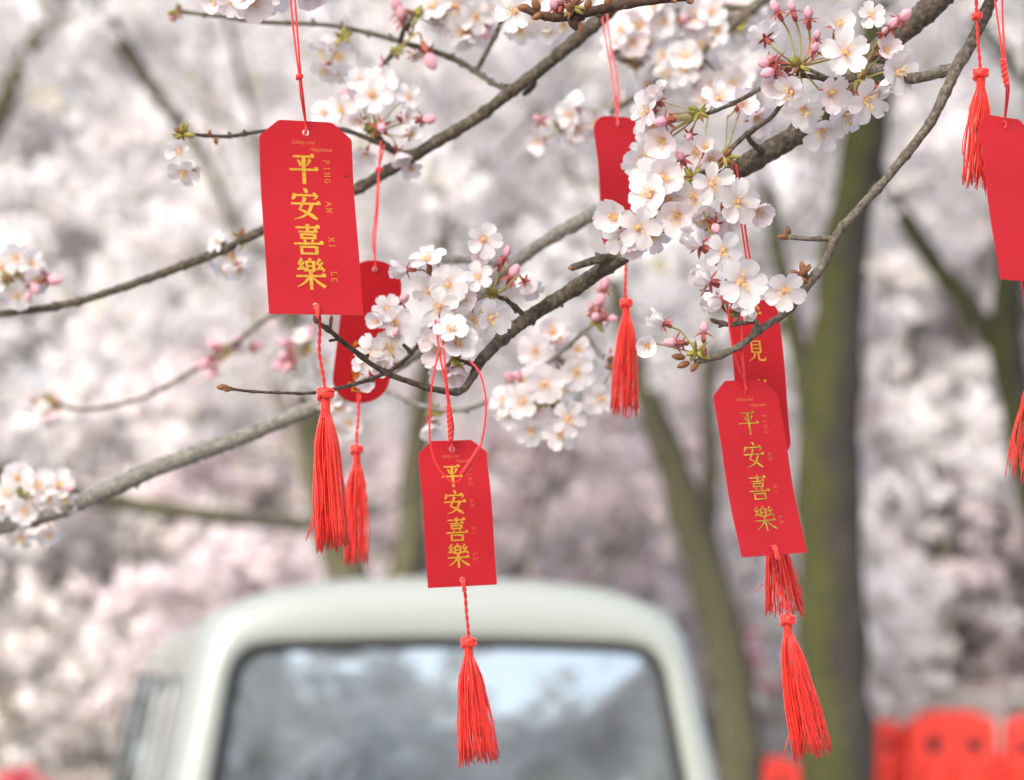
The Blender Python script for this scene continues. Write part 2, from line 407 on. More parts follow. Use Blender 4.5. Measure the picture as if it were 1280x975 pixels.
rt = random.Random(99)
GR = 'cherry trees of the blurred grove'
FAR = 'far out-of-focus cherry tree in white bloom, one of the grove massed behind'
rows = [(25, 4.6, 3), (30, 5.2, 2), (37, 4.6, 4), (42, 4.4, 5), (48, 4.6, 5), (55, 5.0, 6), (64, 6.0, 6)]
for d, sp_, half in rows:
    for i in range(-half, half+1):
        x = (i+0.5*((d//2) % 2))*sp_*0.85 + rt.uniform(-.7, .7); y = d+rt.uniform(-1.8, 1.8)
        if abs(x) > 0.235*d+3.2: continue
        if d < 35 and x > .055*d: continue
        k = rt.randint(4, 5) if (d < 35 and x > .055*d) else rt.randint(0, 3)
        place_tree(k, x, y, rt.uniform(0, 6.28), rt.uniform(.92, 1.18)*(1.0 if d < 40 else 1.2), FAR, GR)
for px_, d, sc_ in ((-60, 38, 2.2), (210, 41, 2.4), (430, 38, 2.2), (640, 42, 2.4), (830, 39, 2.2), (1040, 42, 2.4), (1225, 39, 2.2), (1400, 42, 2.4), (330, 48, 2.7), (740, 49, 2.7), (1130, 49, 2.7), (20, 49, 2.7)):
    q = P(px_, 800, d)
    place_tree(rt.randint(4, 5), q.x, q.y, rt.uniform(0, 6.28), sc_, 'taller far cherry tree, its high pale crown filling the upper part of the grove', 'taller far cherry trees')
for px_, d, k, sc_ in ((1128, 34.6, 0, 1.3), (1262, 35.2, 3, 1.35), (700, 27, 3, 1.15), (628, 20.5, 1, 1.05)):
    q = P(px_, 800, d); place_tree(k, q.x, q.y, rt.uniform(0, 6.28), sc_, FAR, GR)
# trees behind the camera, seen only mirrored in the windscreen
for x, y in ((3.2, -15), (6.6, -17.5), (10.2, -15.5), (14, -18), (0, -21), (8.5, -24), (-6, -19)):
    place_tree(rt.randint(0, 3), x, y, rt.uniform(0, 6.28), 2.0, 'cherry tree in bloom standing behind the photographer, mirrored in the windscreen', 'trees mirrored in the windscreen')

def px_tree(paths, d, matn, label, crown_seed, r_crown=2.6, zmin=3.9, per=20, nl=5, size=0.033, limbs=True):
    """a tree whose trunk and limbs follow what the photo shows; paths: lists of (px, py, width px)"""
    b = P(paths[0][0][0], paths[0][0][1], d); base = Vector((b.x, b.y, 0))
    t = empty('cherry_tree', base, label, 'tree', 'cherry trees with trunks in view')
    mb = MB(); rg = random.Random(crown_seed); clumps = []
    for pi, path in enumerate(paths):
        pts = []
        for q in path:
            w_ = P(q[0], q[1], d+(q[3] if len(q) > 3 else 0)); pts.append((w_.x, w_.y, w_.z, q[2]/2/FPX*d))
        if pi == 0:
            dx = pts[0]; pts.insert(0, (dx[0]-(pts[1][0]-dx[0])*0.3, dx[1], -0.15, dx[3]*1.25))
            if dx[2] < 0.0: pts.pop(1)
        s = spline(pts, 44)
        tube(mb, s[:, :3], np.maximum(s[:, 3]*(1+.10*np.sin(np.arange(44)*1.3+pi)*rg.random()), .008), 16, jit=0.10, rg=rg)
        if limbs:
            e = s[-1, :3]; dd = s[-1, :3]-s[-4, :3]; dd /= np.linalg.norm(dd)
            for i in range(nl if pi == 0 else 2):
                ax = np.array([rg.gauss(0, 1), rg.gauss(0, 1), rg.uniform(.0, .7)]); ax /= np.linalg.norm(ax); nd = dd*0.5+ax; nd /= np.linalg.norm(nd)
                grow(mb, rg, e, nd, r_crown*rg.uniform(.7, 1), max(s[-1, 3]*0.6, .02), 0, 3, clumps, 0.04, zmin)
    mb.build('trunk', M[matn], t)
    if clumps:
        clumps = lumpy(clumps, crown_seed, .42, .95)
        me = petals_cloud('crown', [np.array(c)-np.array(base) for c in clumps], rg, per, 0.13, size, M['crown'])
        obj('crown', me, t)
    return t

px_tree([[(1052, 1180, 96), (1048, 975, 90), (1040, 760, 84), (1035, 560, 80), (1045, 420, 66), (1058, 300, 58), (1082, 170, 52), (1100, 40, 46), (1110, -80, 40)],
         [(1032, 560, 40), (1012, 500, 30, .1), (985, 380, 22, .4), (960, 240, 18, .8)]], 12, 'moss',
        'tall straight cherry tree with a thick dark trunk, green moss down one side', 501)
px_tree([[(935, 1080, 62), (915, 850, 54), (872, 680, 50), (822, 530, 36), (790, 440, 26), (760, 330, 18)],
         [(880, 700, 26), (888, 600, 22, .2), (886, 480, 18, .4), (900, 380, 14, .5)]], 17, 'moss_olive',
        'leaning olive brown cherry tree behind the right edge of the cream van', 502, zmin=4.4)
px_tree([[(470, 1000, 60), (478, 800, 56), (512, 700, 42), (516, 600, 32), (528, 500, 26), (545, 380, 20), (560, 250, 15)],
         [(470, 790, 46), (425, 690, 50), (398, 570, 40, -.1), (380, 480, 30, -.2), (352, 330, 22, -.3), (330, 190, 16, -.3)]], 14, 'moss_olive',
        'olive brown cherry tree forking in a V behind the van roof, below the tassels', 503, zmin=4.0)
px_tree([[(1380, 1100, 60), (1345, 800, 54), (1300, 640, 48), (1274, 520, 44), (1258, 420, 42), (1268, 300, 34), (1290, 120, 28)],
         [(1262, 450, 30), (1225, 400, 28), (1180, 345, 25, .1), (1110, 240, 22, .2), (1070, 150, 16, .3)]], 14.5, 'moss',
        'dark cherry tree behind the blank tag, one long limb slanting up from it', 504, zmin=4.2)
px_tree([[(650, 1000, 36), (648, 780, 32), (655, 640, 28), (648, 540, 22), (630, 420, 18)]], 24, 'moss_olive',
        'slim grey cherry tree rising straight behind the middle of the van roof', 505, zmin=3.4, size=.034)
px_tree([[(1195, 1000, 26), (1192, 820, 22), (1178, 700, 18), (1190, 560, 14), (1205, 400, 10), (1212, 260, 7)],
         [(1190, 800, 14), (1215, 720, 12), (1240, 600, 9), (1255, 480, 6)]], 35, 'moss_olive',
        'slim grey cherry tree above the red barriers, right of the mossy trunk', 506, zmin=3.4, size=.034)
px_tree([[(1120, 1000, 22), (1118, 820, 20), (1108, 700, 16), (1122, 560, 12), (1138, 420, 8), (1130, 300, 6)]], 36, 'moss_olive',
        'thin grey cherry trunk just right of the mossy trunk', 507, zmin=3.2, size=.036)
px_tree([[(-160, 1000, 70), (-150, 760, 60), (-120, 520, 52), (-90, 300, 42), (-60, 130, 34), (-80, -60, 26)],
         [(-90, 300, 30), (-30, 200, 26, .2), (40, 60, 24, .4), (100, -40, 22, .3)],
         [(90, -30, 20, .4), (130, 20, 24, .5), (190, 110, 18, .6), (250, 190, 14, .7), (300, 300, 9, .8)],
         [(-110, 560, 34), (30, 600, 28, .4), (160, 630, 24, .8), (380, 655, 20, 1.3), (470, 640, 12, 1.6)]], 11, 'moss_olive',
        'cherry tree whose olive limbs cross the blossom left of the largest tag', 508, zmin=3.1, r_crown=2.0, size=.028)
px_tree([[(420, 1000, 34), (410, 760, 30), (395, 640, 26), (340, 470, 20), (300, 330, 16)]], 20, 'trunk',
        'slender dark cherry trunk half hidden by the left tag tassel', 509, zmin=3.2, size=.034)

# unseen tree added behind the camera to keep the sun off the tags
rgc = random.Random(77); mbc = MB(); clc = []
cb = Vector((-1.3, -2.0, 0)); cp = [(-1.3, -2.0, -.15), (-1.25, -1.95, 1.0), (-1.35, -1.9, 2.0), (-1.25, -1.8, 2.7)]
tc_ = empty('cherry_tree', cb, 'unseen cherry tree added behind the camera, its canopy shading the hanging tags', 'tree')
tube(mbc, spline(cp, 14), np.linspace(.17, .12, 14), 12, jit=.06, rg=rgc)
for i in range(8):
    a_ = 2*math.pi*i/8; e_ = rgc.uniform(.15, .55)
    grow(mbc, rgc, np.array(cp[-1]), (math.cos(a_)*math.cos(e_), math.sin(a_)*math.cos(e_), math.sin(e_)), rgc.uniform(1.6, 2.2), .06, 0, 3, clc, -.02, 2.5, .7)
clc = [c for c in lumpy(clc, 5, .5, .8) if c[2] > 1.6+.30*c[1]+.35 and c[2] > 2.4]
mbc.build('trunk', M['trunk'], tc_)
obj('crown', petals_cloud('crown', [np.array(c)-np.array(cb) for c in clc], rgc, 16, .11, .022, M['crown']), tc_)

# shrubs at the lower left
def shrub(name, x, y, d, wpx, hpx, mt, label, cat, seed):
    b = P(x, y, d); top = b.z*.74; base = Vector((b.x, b.y, 0)); t = empty(name, base, label, cat)
    rg = random.Random(seed); mb = MB(); cl = []
    W = wpx/FPX*d/2
    for i in range(14):
        a = rg.uniform(0, 6.28); e = rg.uniform(.3, 1.4)
        end = np.array((W*math.cos(a)*math.cos(e), W*math.sin(a)*math.cos(e), top*(.55+.45*math.sin(e))))+np.array(base)
        s = spline([tuple(base), tuple(np.array(base)*.5+end*.5+np.array((0, 0, .1*top))), tuple(end)], 8)
        tube(mb, s, np.linspace(.014, .004, 8), 5)
        for q in s[3:]:
            for _ in range(4): cl.append(q-np.array(base)+np.array([rg.gauss(0, .1), rg.gauss(0, .1), rg.gauss(0, .06)]))
    mb.build('stem', M['trunk'], t); obj('foliage', petals_cloud('foliage', cl, rg, 26, .13, .03, mt), t)
M['azalea'] = blossom_far('azalea_bloom', (0.72, 0.13, 0.18), (0.70, 0.17, 0.21), (0.45, 0.14, 0.12))
M['leaf_green'] = blossom_far('shrub_leaf', (0.12, 0.14, 0.075), (0.17, 0.18, 0.11), (0.08, 0.10, 0.05))
shrub('azalea_shrub', 18, 950, 17, 150, 0, M['azalea'], 'low pinkish red flowering shrub in the lower left corner', 'shrub', 61)

# ------------------------------------------------------------------ low wall, barriers, flag on the right
M['stone'] = noise_mat('grey_wall_render', [(0.3, (0.24, 0.235, 0.225)), (0.7, (0.40, 0.40, 0.39))], 3, 0.85, 0.3, 40, dist=0.01)
M['coping'] = noise_mat('pinkish_coping', [(0.3, (0.20, 0.15, 0.14)), (0.7, (0.34, 0.27, 0.26))], 3, 0.85)
def low_wall(xa, xb, y, d, label, steps):
    a = P(xa, y, d); b = P(xb, y, d); h = a.z
    t = empty('low_wall', (0.5*(a.x+b.x), a.y, 0), label, 'wall')
    m1 = MB(); m2 = MB()
    box(m1, (a.x, a.y, -.1), (b.x, a.y+.4, h*0.70))
    box(m2, (a.x-.05, a.y-.06, h*0.70+.002), (b.x+.05, a.y+.46, h*0.78))
    m3 = MB(); box(m3, (a.x+.02, a.y+.04, h*.78+.002), (b.x-.02, a.y+.36, h*0.93))
    m4 = MB(); box(m4, (a.x-.03, a.y-.02, h*.93+.002), (b.x+.03, a.y+.42, h))
    for nm, m_, mt in (('wall_base', m1, 'stone'), ('string_course', m2, 'coping'), ('parapet', m3, 'stone'), ('coping', m4, steps)):
        m_.build(nm, M[mt], t, smooth=False)
low_wall(893, 1010, 862, 31, 'pale grey stepped low wall between the van and the mossy trunk', 'stone')
low_wall(1084, 1252, 852, 33, 'low wall with a brownish pink coping behind the red barriers', 'coping')

M['plastic'] = plain('red_barrier_plastic', (0.68, 0.026, 0.012), 0.38, 0.45, var=0.10, scale=4)
M['hole_shade'] = plain('barrier_hole_shade', (0.045, 0.03, 0.03), 0.6, 0.3)
def barrier(x0, x1, ytop, d, label, holes):
    a = P(x0, ytop, d); b = P(x1, ytop, d); W = (b.x-a.x); H = a.z; cx = .5*(a.x+b.x)
    t = empty('plastic_barrier', (cx, a.y, 0), label, 'barrier', 'red plastic barriers')
    w2 = W/2
    out = [(-w2, 0), (-w2*.55, 0), (-w2*.5, .1), (-w2*.2, .1), (-w2*.15, 0), (w2*.15, 0), (w2*.2, .1), (w2*.5, .1), (w2*.55, 0), (w2, 0), (w2, H*.55),
           (w2*.94, H*.62), (w2*.94, H*.86), (w2*.86, H*.93), (w2*.55, H*.95), (w2*.48, H), (-w2*.48, H), (-w2*.55, H*.95), (-w2*.86, H*.93), (-w2*.94, H*.86), (-w2*.94, H*.62), (-w2, H*.55)]
    hs = [circle(hx*w2, H*hz, hr, 20) for hx, hz, hr in holes]
    v, f = slab(out, hs, .36)
    m_ = MB(); m_.add([(cx+p[0], a.y-(p[2]+.18)*(1.25-.5*p[1]/H), p[1]) for p in v], f)
    o = m_.build('barrier_body', M['plastic'], t, smooth=False)
    bv = o.modifiers.new('bevel', 'BEVEL'); bv.width = .025; bv.segments = 2
    # moulded ribs and lip on the face, dark plugs painting the shade inside the holes
    for k in (-.72, 0, .72):
        r = MB(); box(r, (cx+k*w2-.03, a.y-.245, H*.16), (cx+k*w2+.03, a.y-.17, H*.5)); o2 = r.build('moulded_rib', M['plastic'], t, smooth=False)
        b2 = o2.modifiers.new('bevel', 'BEVEL'); b2.width = .012; b2.segments = 2
    for hx, hz, hr in holes:
        r = MB(); tube(r, [(cx+hx*w2, a.y-.155, H*hz), (cx+hx*w2, a.y+.16, H*hz)], hr*1.0-.004, 20); r.build('hole_plug', M['hole_shade'], t)
barrier(1130, 1246, 888, 27, 'red plastic barrier with two dark round holes, right of the mossy trunk', [(-.42, .66, .085), (.46, .65, .085)])
barrier(1086, 1131, 900, 27.4, 'narrow red plastic barrier tight against the right side of the mossy trunk', [(0, .72, .05)])
barrier(1252, 1350, 892, 27, 'red plastic barrier cut off by the right picture edge', [(-.55, .64, .08)])
barrier(912, 1004, 946, 22, 'lower red plastic barrier between the van and the mossy trunk', [(-.4, .7, .05), (.4, .7, .05)])

M['flag_white'] = plain('white_flag_cloth', (0.50, 0.46, 0.53), 0.8, 0.2, var=0.06, scale=3)
M['flag_pink'] = plain('pink_flag_cloth', (0.52, 0.20, 0.26), 0.8, 0.2, var=0.1, scale=3)
M['flag_red'] = plain('red_flag_cloth', (0.45, 0.03, 0.05), 0.8, 0.2, var=0.1, scale=3)
M['steel'] = plain('grey_steel', (0.30, 0.30, 0.31), 0.4, 0.5, metal=0.8)
d_ = 29.0; a = P(932, 785, d_); b = P(992, 862, d_)
fl = empty('banner_flag', (a.x, a.y, 0), 'pink and white banner on a pole above the grey wall, left of the mossy trunk', 'banner')
mb = MB(); tube(mb, [(a.x-.02, a.y, -.1), (a.x-.02, a.y, a.z+.05)], .02, 8); mb.build('pole', M['steel'], fl)
mb = MB(); nx, nz = 14, 10; vs = []
for j in range(nz+1):
    for i in range(nx+1):
        u = i/nx; q = j/nz
        vs.append((a.x+(b.x-a.x)*u, a.y+.05*math.sin(u*7+q), a.z+(b.z-a.z)*q-.05*u))
for j in range(nz):
    for i in range(nx):
        f = [(j*(nx+1)+i, j*(nx+1)+i+1, (j+1)*(nx+1)+i+1, (j+1)*(nx+1)+i)]
        mi = 2 if i < 2 else (1 if (j > 6 or i < 4 or (j > 4 and i > 11)) else 0)
        b0 = len(mb.v)
        mb.f.extend(f); mb.m.append(mi)
mb.v = vs
o = mb.build('banner_cloth', [M['flag_white'], M['flag_pink'], M['flag_red']], fl)
sm = o.modifiers.new('thickness', 'SOLIDIFY'); sm.thickness = .004

# ------------------------------------------------------------------ the cream minibus
M['paint'] = plain('cream_white_paint', (0.25, 0.274, 0.26), 0.30, 0.5, var=0.02, scale=2, coat=0.4)
M['rubber'] = plain('black_rubber', (0.02, 0.02, 0.021), 0.6, 0.3)
M['chrome'] = plain('chrome_trim', (0.6, 0.6, 0.6), 0.2, 0.5, metal=1.0, var=0.03)
M['seat'] = plain('dark_seat_cloth', (0.035, 0.04, 0.05), 0.85, 0.2)
M['lining'] = plain('dark_cabin_lining', (0.05, 0.055, 0.06), 0.9, 0.2)
M['lamp_glass'] = plain('headlight_glass', (0.7, 0.7, 0.68), 0.1, 0.6)
m, t_, b_, o_ = mat('window_glass')
gl = N(t_, 'ShaderNodeBsdfGlossy', Roughness=0.02); gl.inputs[0].default_value = (0.74, 0.88, 0.96, 1)
tp_ = N(t_, 'ShaderNodeBsdfTransparent'); tp_.inputs[0].default_value = (0.28, 0.34, 0.37, 1)
lw = N(t_, 'ShaderNodeFresnel', IOR=1.52); mr = N(t_, 'ShaderNodeMapRange'); mr.inputs['From Min'].default_value = 0.0; mr.inputs['From Max'].default_value = 0.5; mr.inputs['To Min'].default_value = 0.50; mr.inputs['To Max'].default_value = 0.8
t_.links.new(lw.outputs[0], mr.inputs[0]); ms_ = N(t_, 'ShaderNodeMixShader'); t_.links.new(mr.outputs[0], ms_.inputs[0]); t_.links.new(tp_.outputs[0], ms_.inputs[1]); t_.links.new(gl.outputs[0], ms_.inputs[2]); df_ = N(t_, 'ShaderNodeBsdfDiffuse'); df_.inputs[0].default_value = (0.24, 0.27, 0.275, 1)          # milky diffuse layer, a pale reflection painted into the glass
tcg = N(t_, 'ShaderNodeTexCoord'); nzg = N(t_, 'ShaderNodeTexNoise', Scale=2.2, Detail=5); t_.links.new(tcg.outputs['Object'], nzg.inputs['Vector'])
rg_ = N(t_, 'ShaderNodeMapRange'); rg_.inputs['From Min'].default_value = 0.38; rg_.inputs['From Max'].default_value = 0.62; rg_.inputs['To Min'].default_value = 0.08; rg_.inputs['To Max'].default_value = 0.40; t_.links.new(nzg.outputs['Fac'], rg_.inputs[0])
mg_ = N(t_, 'ShaderNodeMixShader'); t_.links.new(rg_.outputs[0], mg_.inputs[0]); t_.links.new(ms_.outputs[0], mg_.inputs[1]); t_.links.new(df_.outputs[0], mg_.inputs[2]); t_.links.new(mg_.outputs[0], o_.inputs[0])
M['glass'] = m
m2 = m.copy(); m2.name = 'side_glass'; M['side_glass'] = m2  # nearly clear, so the pale body behind stands in for bright reflections
for n_ in m2.node_tree.nodes:
    if n_.type == 'BSDF_TRANSPARENT': n_.inputs[0].default_value = (0.92, 0.94, 0.94, 1)
    if n_.type == 'MAP_RANGE' and n_.inputs['To Max'].default_value > .5: n_.inputs['To Min'].default_value = 0.12; n_.inputs['To Max'].default_value = 0.3

VD = 6.5; fc = P(572, 717, VD)
VAN = Vector((fc.x, fc.y, 0)); VROOF = fc.z; YAW = R_(11.0)
van = empty('minibus', VAN, 'cream white retro minibus facing us with a big dark windscreen, below the hanging tags', 'minibus')
cy_, sy_ = math.cos(YAW), math.sin(YAW)
def vt(x, y, z):
    return (VAN.x + x*cy_ - y*sy_, VAN.y + x*sy_ + y*cy_, z + (VROOF-1.87))
prof = [(0, .30), (.60, .30), (.74, .36), (.80, .55), (.825, .85), (.81, 1.05), (.755, 1.31), (.705, 1.56), (.678, 1.68), (.646, 1.757), (.565, 1.803), (.45, 1.838), (.25, 1.862), (0, 1.87)]
ph = spline([(a, 0, b) for a, b in prof], 90)
cz = 1.20
half_ang = np.arctan2(ph[:, 0], -(ph[:, 2]-cz))            # 0 at the bottom -> pi at the top
NR = 96
def ring_from(poly_ang, poly_x, poly_z):
    out = []
    for i in range(NR):
        a = 2*math.pi*i/NR; s = 1
        if a > math.pi: a = 2*math.pi-a; s = -1
        out.append((s*np.interp(a, poly_ang, poly_x), np.interp(a, poly_ang, poly_z)))
    return np.array(out)
OUT = ring_from(half_ang, ph[:, 0], ph[:, 2])
def rtrap(zb, zt, hb, ht, r):
    pts = [(0, zb), (hb-r, zb)]
    for k in range(1, 9):
        a = -math.pi/2+k/8*math.pi/2*.95; pts.append((hb-r+r*math.cos(a), zb+r+r*math.sin(a)))
    for k in range(0, 9):
        a = .06+k/8*(math.pi/2-.06); pts.append((ht-r+r*math.cos(a), zt-r+r*math.sin(a)))
    n_ = 8
    for k in range(1, n_+1): pts.append(((ht-r)*(1-k/n_), zt+.012*math.sin(k/n_*math.pi/2)))
    return np.array(pts)
def ring_window(zb, zt, hb, ht, r):
    q = rtrap(zb, zt, hb, ht, r); a = np.arctan2(q[:, 0], -(q[:, 1]-cz)); k = np.argsort(a)
    return ring_from(a[k], q[k, 0], q[k, 1])
WIN = ring_window(.97, 1.682, .690, .602, .10)
def tilt(z): return max(0.0, z-.95)*0.115
def scaled(r, sx, sz):
    q = r.copy(); q[:, 0] *= sx; q[:, 1] = 1.0+(q[:, 1]-1.0)*sz; return q
def face_rings(front=True):
    o1 = scaled(OUT, .965, .975)
    L = [(scaled(OUT, 1, 1), .13), (scaled(OUT, .993, .995), .075), (scaled(OUT, .978, .985), .03), (o1, .012)]
    for tt, dy in ((.12, .002), (.35, -.006), (.65, -.008), (.85, -.004), (.95, .004), (1.0, .016)):
        L.append((o1*(1-tt)+WIN*tt, dy))
    L.append((WIN*np.array([.985, 1])+np.array([0, 0]), .05))
    return L
LEN = 3.9
def build_body():
    mb = MB(); rings = []
    for r, dy in reversed(face_rings()): rings.append([vt(x, dy+tilt(z), z) for x, z in r])
    for yy, sx in ((.35, 1.012), (.8, 1.022), (1.6, 1.03), (2.4, 1.03), (3.2, 1.02)):
        rings.append([vt(x*sx, yy+tilt(z)*max(0, 1-yy/1.2), z-.022*yy*max(0, z-1)/.87) for x, z in OUT])
    for r, dy in face_rings(): rings.append([vt(x, LEN-dy*2.2-tilt(z)*.9, z-.022*3.6*max(0, z-1)/.87) for x, z in r])
    vs = [p for r in rings for p in r]; fs = []
    for i in range(len(rings)-1):
        for j in range(NR): fs.append((i*NR+j, (i+1)*NR+j, (i+1)*NR+(j+1) % NR, i*NR+(j+1) % NR))
    mb.add(vs, fs); o = mb.build('body', M['paint'], van)
    sm = o.modifiers.new('panel', 'SOLIDIFY'); sm.thickness = .012; sm.offset = -1
    return o
body = build_body()
def pane(name, y0, sgn):
    mb = MB(); rs = []
    for k in (1.0, .75, .5, .25):
        rs.append([vt(x*k*.99, y0+sgn*(tilt(cz+(z-cz)*k)+.04-.02*(1-k*k)), cz+(z-cz)*k*.995) for x, z in WIN])
    vs = [p for r in rs for p in r]+[vt(0, y0+sgn*(tilt(cz)+.02), cz)]; fs = []
    for i in range(3):
        for j in range(NR): fs.append((i*NR+j, i*NR+(j+1) % NR, (i+1)*NR+(j+1) % NR, (i+1)*NR+j))
    for j in range(NR): fs.append((3*NR+j, 3*NR+(j+1) % NR, 4*NR))
    mb.add(vs, fs); g = mb.build(name, M['glass'], van)
    mb = MB(); q = [vt(x*.985, y0+sgn*(tilt(z)+.034), z*.998) for x, z in WIN]; q += q[:2]
    tube(mb, q, .02, 8, cap=False)
    ga = mb.build('gasket', M['rubber'], None); ga.data.transform(Matrix.Translation(-VAN)); ga.parent = g
    return g
pane('windscreen', 0.0, 1); pane('rear_window', LEN, -1)
# side windows (slightly proud panes with rubber seals) on both sides
def sx_at(z): return float(np.interp(z, ph[20:, 2], ph[20:, 0]))
for s in (-1, 1):
    for y0, y1 in ((.42, 1.15), (1.30, 2.2), (2.35, 3.15)):
        mb = MB(); nU, nV = 10, 8; ring = []
        def sp_(u, v, off):
            z = 1.12+.47*v; y = y0+(y1-y0)*u+tilt(z)*max(0, 1-y0/1.2)
            return vt(s*(sx_at(z)*1.026+off), y, z)
        vs = [sp_(i/nU, j/nV, .006) for j in range(nV+1) for i in range(nU+1)]
        mb.add(vs, [(j*(nU+1)+i, j*(nU+1)+i+1, (j+1)*(nU+1)+i+1, (j+1)*(nU+1)+i) for j in range(nV) for i in range(nU)])
        g = mb.build('side_window', M['side_glass' if y0 < 1 else 'glass'], van)
        mb = MB(); cs = [sp_(u, 0, .006) for u in np.linspace(0, 1, 9)]+[sp_(1, v, .006) for v in np.linspace(.1, 1, 8)]+[sp_(u, 1, .006) for u in np.linspace(.9, 0, 9)]+[sp_(0, v, .006) for v in np.linspace(.9, 0, 8)]
        tube(mb, cs, .007, 8); ga = mb.build('gasket', M['steel' if y0 < 1 else 'rubber'], None); ga.data.transform(Matrix.Translation(-VAN)); ga.parent = g
mb = MB(); q = [vt(x*1.03, -.05+abs(x)**2*.12, .48) for x in np.linspace(-.8, .8, 15)]; tube(mb, q, .055, 10); mb.build('bumper', M['chrome'], van)
for s in (-1, 1):
    mb = MB(); ellipsoid(mb, vt(s*.56, -.005, .74), Vector(vt(0, -1, 0))-Vector(vt(0, 0, 0)), (1, 0, 0), .05, .10, nv=20, nu=8); h_ = mb.build('headlight', M['lamp_glass'], van)
    mb = MB(); an = np.linspace(0, 2*math.pi, 25); tube(mb, [vt(s*.56+.1*math.cos(a), .0, .74+.1*math.sin(a)) for a in an], .012, 8); ga = mb.build('trim_ring', M['chrome'], None); ga.data.transform(Matrix.Translation(-VAN)); ga.parent = h_
    for yy in (.75, 3.1):
        mb = MB(); an = np.linspace(0, 2*math.pi, 33); tube(mb, [vt(s*.72, yy+.235*math.cos(a), .315+.0+.235*math.sin(a)-(VROOF-1.87)) for a in an], .085, 12); wh = mb.build('wheel', M['rubber'], van)
        mb = MB(); tube(mb, [vt(s*.66, yy, .315-(VROOF-1.87)), vt(s*.77, yy, .315-(VROOF-1.87))], .17, 24); ga = mb.build('rim', M['chrome'], None); ga.data.transform(Matrix.Translation(-VAN)); ga.parent = wh
    mb = MB()
    c0 = Vector(vt(s*.33, .95, .95)); ax = Vector(vt(0, .1, 1))-Vector(vt(0, 0, 0))
    ellipsoid(mb, c0, ax, (1, 0, 0), .42, .24, nv=16, nu=10); st = mb.build('seat', M['seat'], van)
mb = MB(); tube(mb, [vt(.18, -.01, .985), vt(.30, .02, 1.02), vt(.56, .095, 1.30)], [.008, .007, .005], 6); mb.build('wiper', M['rubber'], van)
mb = MB(); box(mb, (-.7, .3, .42), (.7, 3.6, .46)); mb.v = [vt(*p) for p in mb.v]; mb.build('cabin_floor', M['lining'], van, smooth=False)

# ------------------------------------------------------------------ blossoms
def petal_set(rg, R, f0, f1, roll=0.10, wid=0.425, notch=0.10, spread=0.12, nu=8, nv=6):
    """five notched petals: f0 = rise angle at the claw, f1 = change towards the tip (radians)"""
    v = []; f = []; al = []
    for k in range(5):
        a0 = 2*math.pi*k/5+rg.uniform(-.07, .07); p0 = f0+rg.uniform(-spread, spread); p1 = f1+rg.uniform(-spread, spread)
        rr = R*rg.uniform(.93, 1.05); tw = roll+rg.uniform(-.08, .08); base = len(v); ph1 = rg.uniform(0, 6.28)
        # centre line
        x, z = 0.0013, 0.0; line = [(x, z, p0)]
        for i in range(1, nu+1):
            an = p0+p1*(i-.5)/nu; x += math.cos(an)*rr/nu; z += math.sin(an)*rr/nu; line.append((x, z, p0+p1*i/nu))
        for i in range(nu+1):
            u = i/nu
            wd = rr*wid*(0.14+0.86*(math.sin(min(1, u**.85*1.06)*math.pi*.60)/math.sin(.6*math.pi)))*(1 if u < .72 else math.sqrt(max(0.0, 1-((u-.72)/.29)**2)))
            if i == nu: wd = rr*wid*.28
            cx_, cz_, an = line[i]
            for j in range(nv+1):
                q = -1+2*j/nv; s = q*wd
                back = notch*rr*math.exp(-(q/.38)**2)*max(0, (u-.7)/.3)**2
                lx = cx_-math.cos(an)*back; lz = cz_-math.sin(an)*back
                cup = .10*rr*q*q*math.sin(u*math.pi*.75) + .035*rr*math.sin(q*5+u*4+ph1)*u
                lx2 = lx-math.sin(an)*cup; lz2 = lz+math.cos(an)*cup+math.sin(tw)*s*.9
                ly = s*math.cos(tw)
                v.append((lx2*math.cos(a0)-ly*math.sin(a0), lx2*math.sin(a0)+ly*math.cos(a0), lz2)); al.append(u)
        for i in range(nu):
            for j in range(nv):
                p = base+i*(nv+1)+j; f.append((p, p+1, p+nv+2, p+nv+1))
    return v, f, al

def petal_mesh(name, args, mt, seed):
    v, f, al = petal_set(random.Random(seed), **args)
    me = bpy.data.meshes.new(name); me.from_pydata(v, [], f); me.materials.append(mt)
    me.polygons.foreach_set('use_smooth', [True]*len(f)); at = me.attributes.new('along', 'FLOAT', 'POINT'); at.data.foreach_set('value', al); me.update()
    return me

def stamen_mesh(seed, n=20, op=1.0, L=.0058):
    rg = random.Random(seed); mb = MB()
    ellipsoid(mb, (0, 0, .0008), (0, 0, 1), (1, 0, 0), .0011, .0021, mi=2, nu=4, nv=8)
    for i in range(n):
        a = rg.uniform(0, 6.28); th = op*rg.uniform(.08, .85); l = L*rg.uniform(.65, 1.1)
        d = np.array((math.cos(a)*math.sin(th), math.sin(a)*math.sin(th), math.cos(th)))
        p0 = np.array((math.cos(a)*.0011, math.sin(a)*.0011, .0008)); p1 = p0+d*l*.55+np.array((0, 0, .0003)); p2 = p0+d*l+np.array((0, 0, -.0003))
        tube(mb, [p0, p1, p2], .00013, 3, cap=False)
        ellipsoid(mb, p2, (rg.gauss(0, 1), rg.gauss(0, 1), rg.gauss(0, 1)), (1, 0, 0), .00058, .00044, mi=1, nu=3, nv=5)
    return mb.mesh('stamens', [M['filament'], M['anther'], M['throat']])

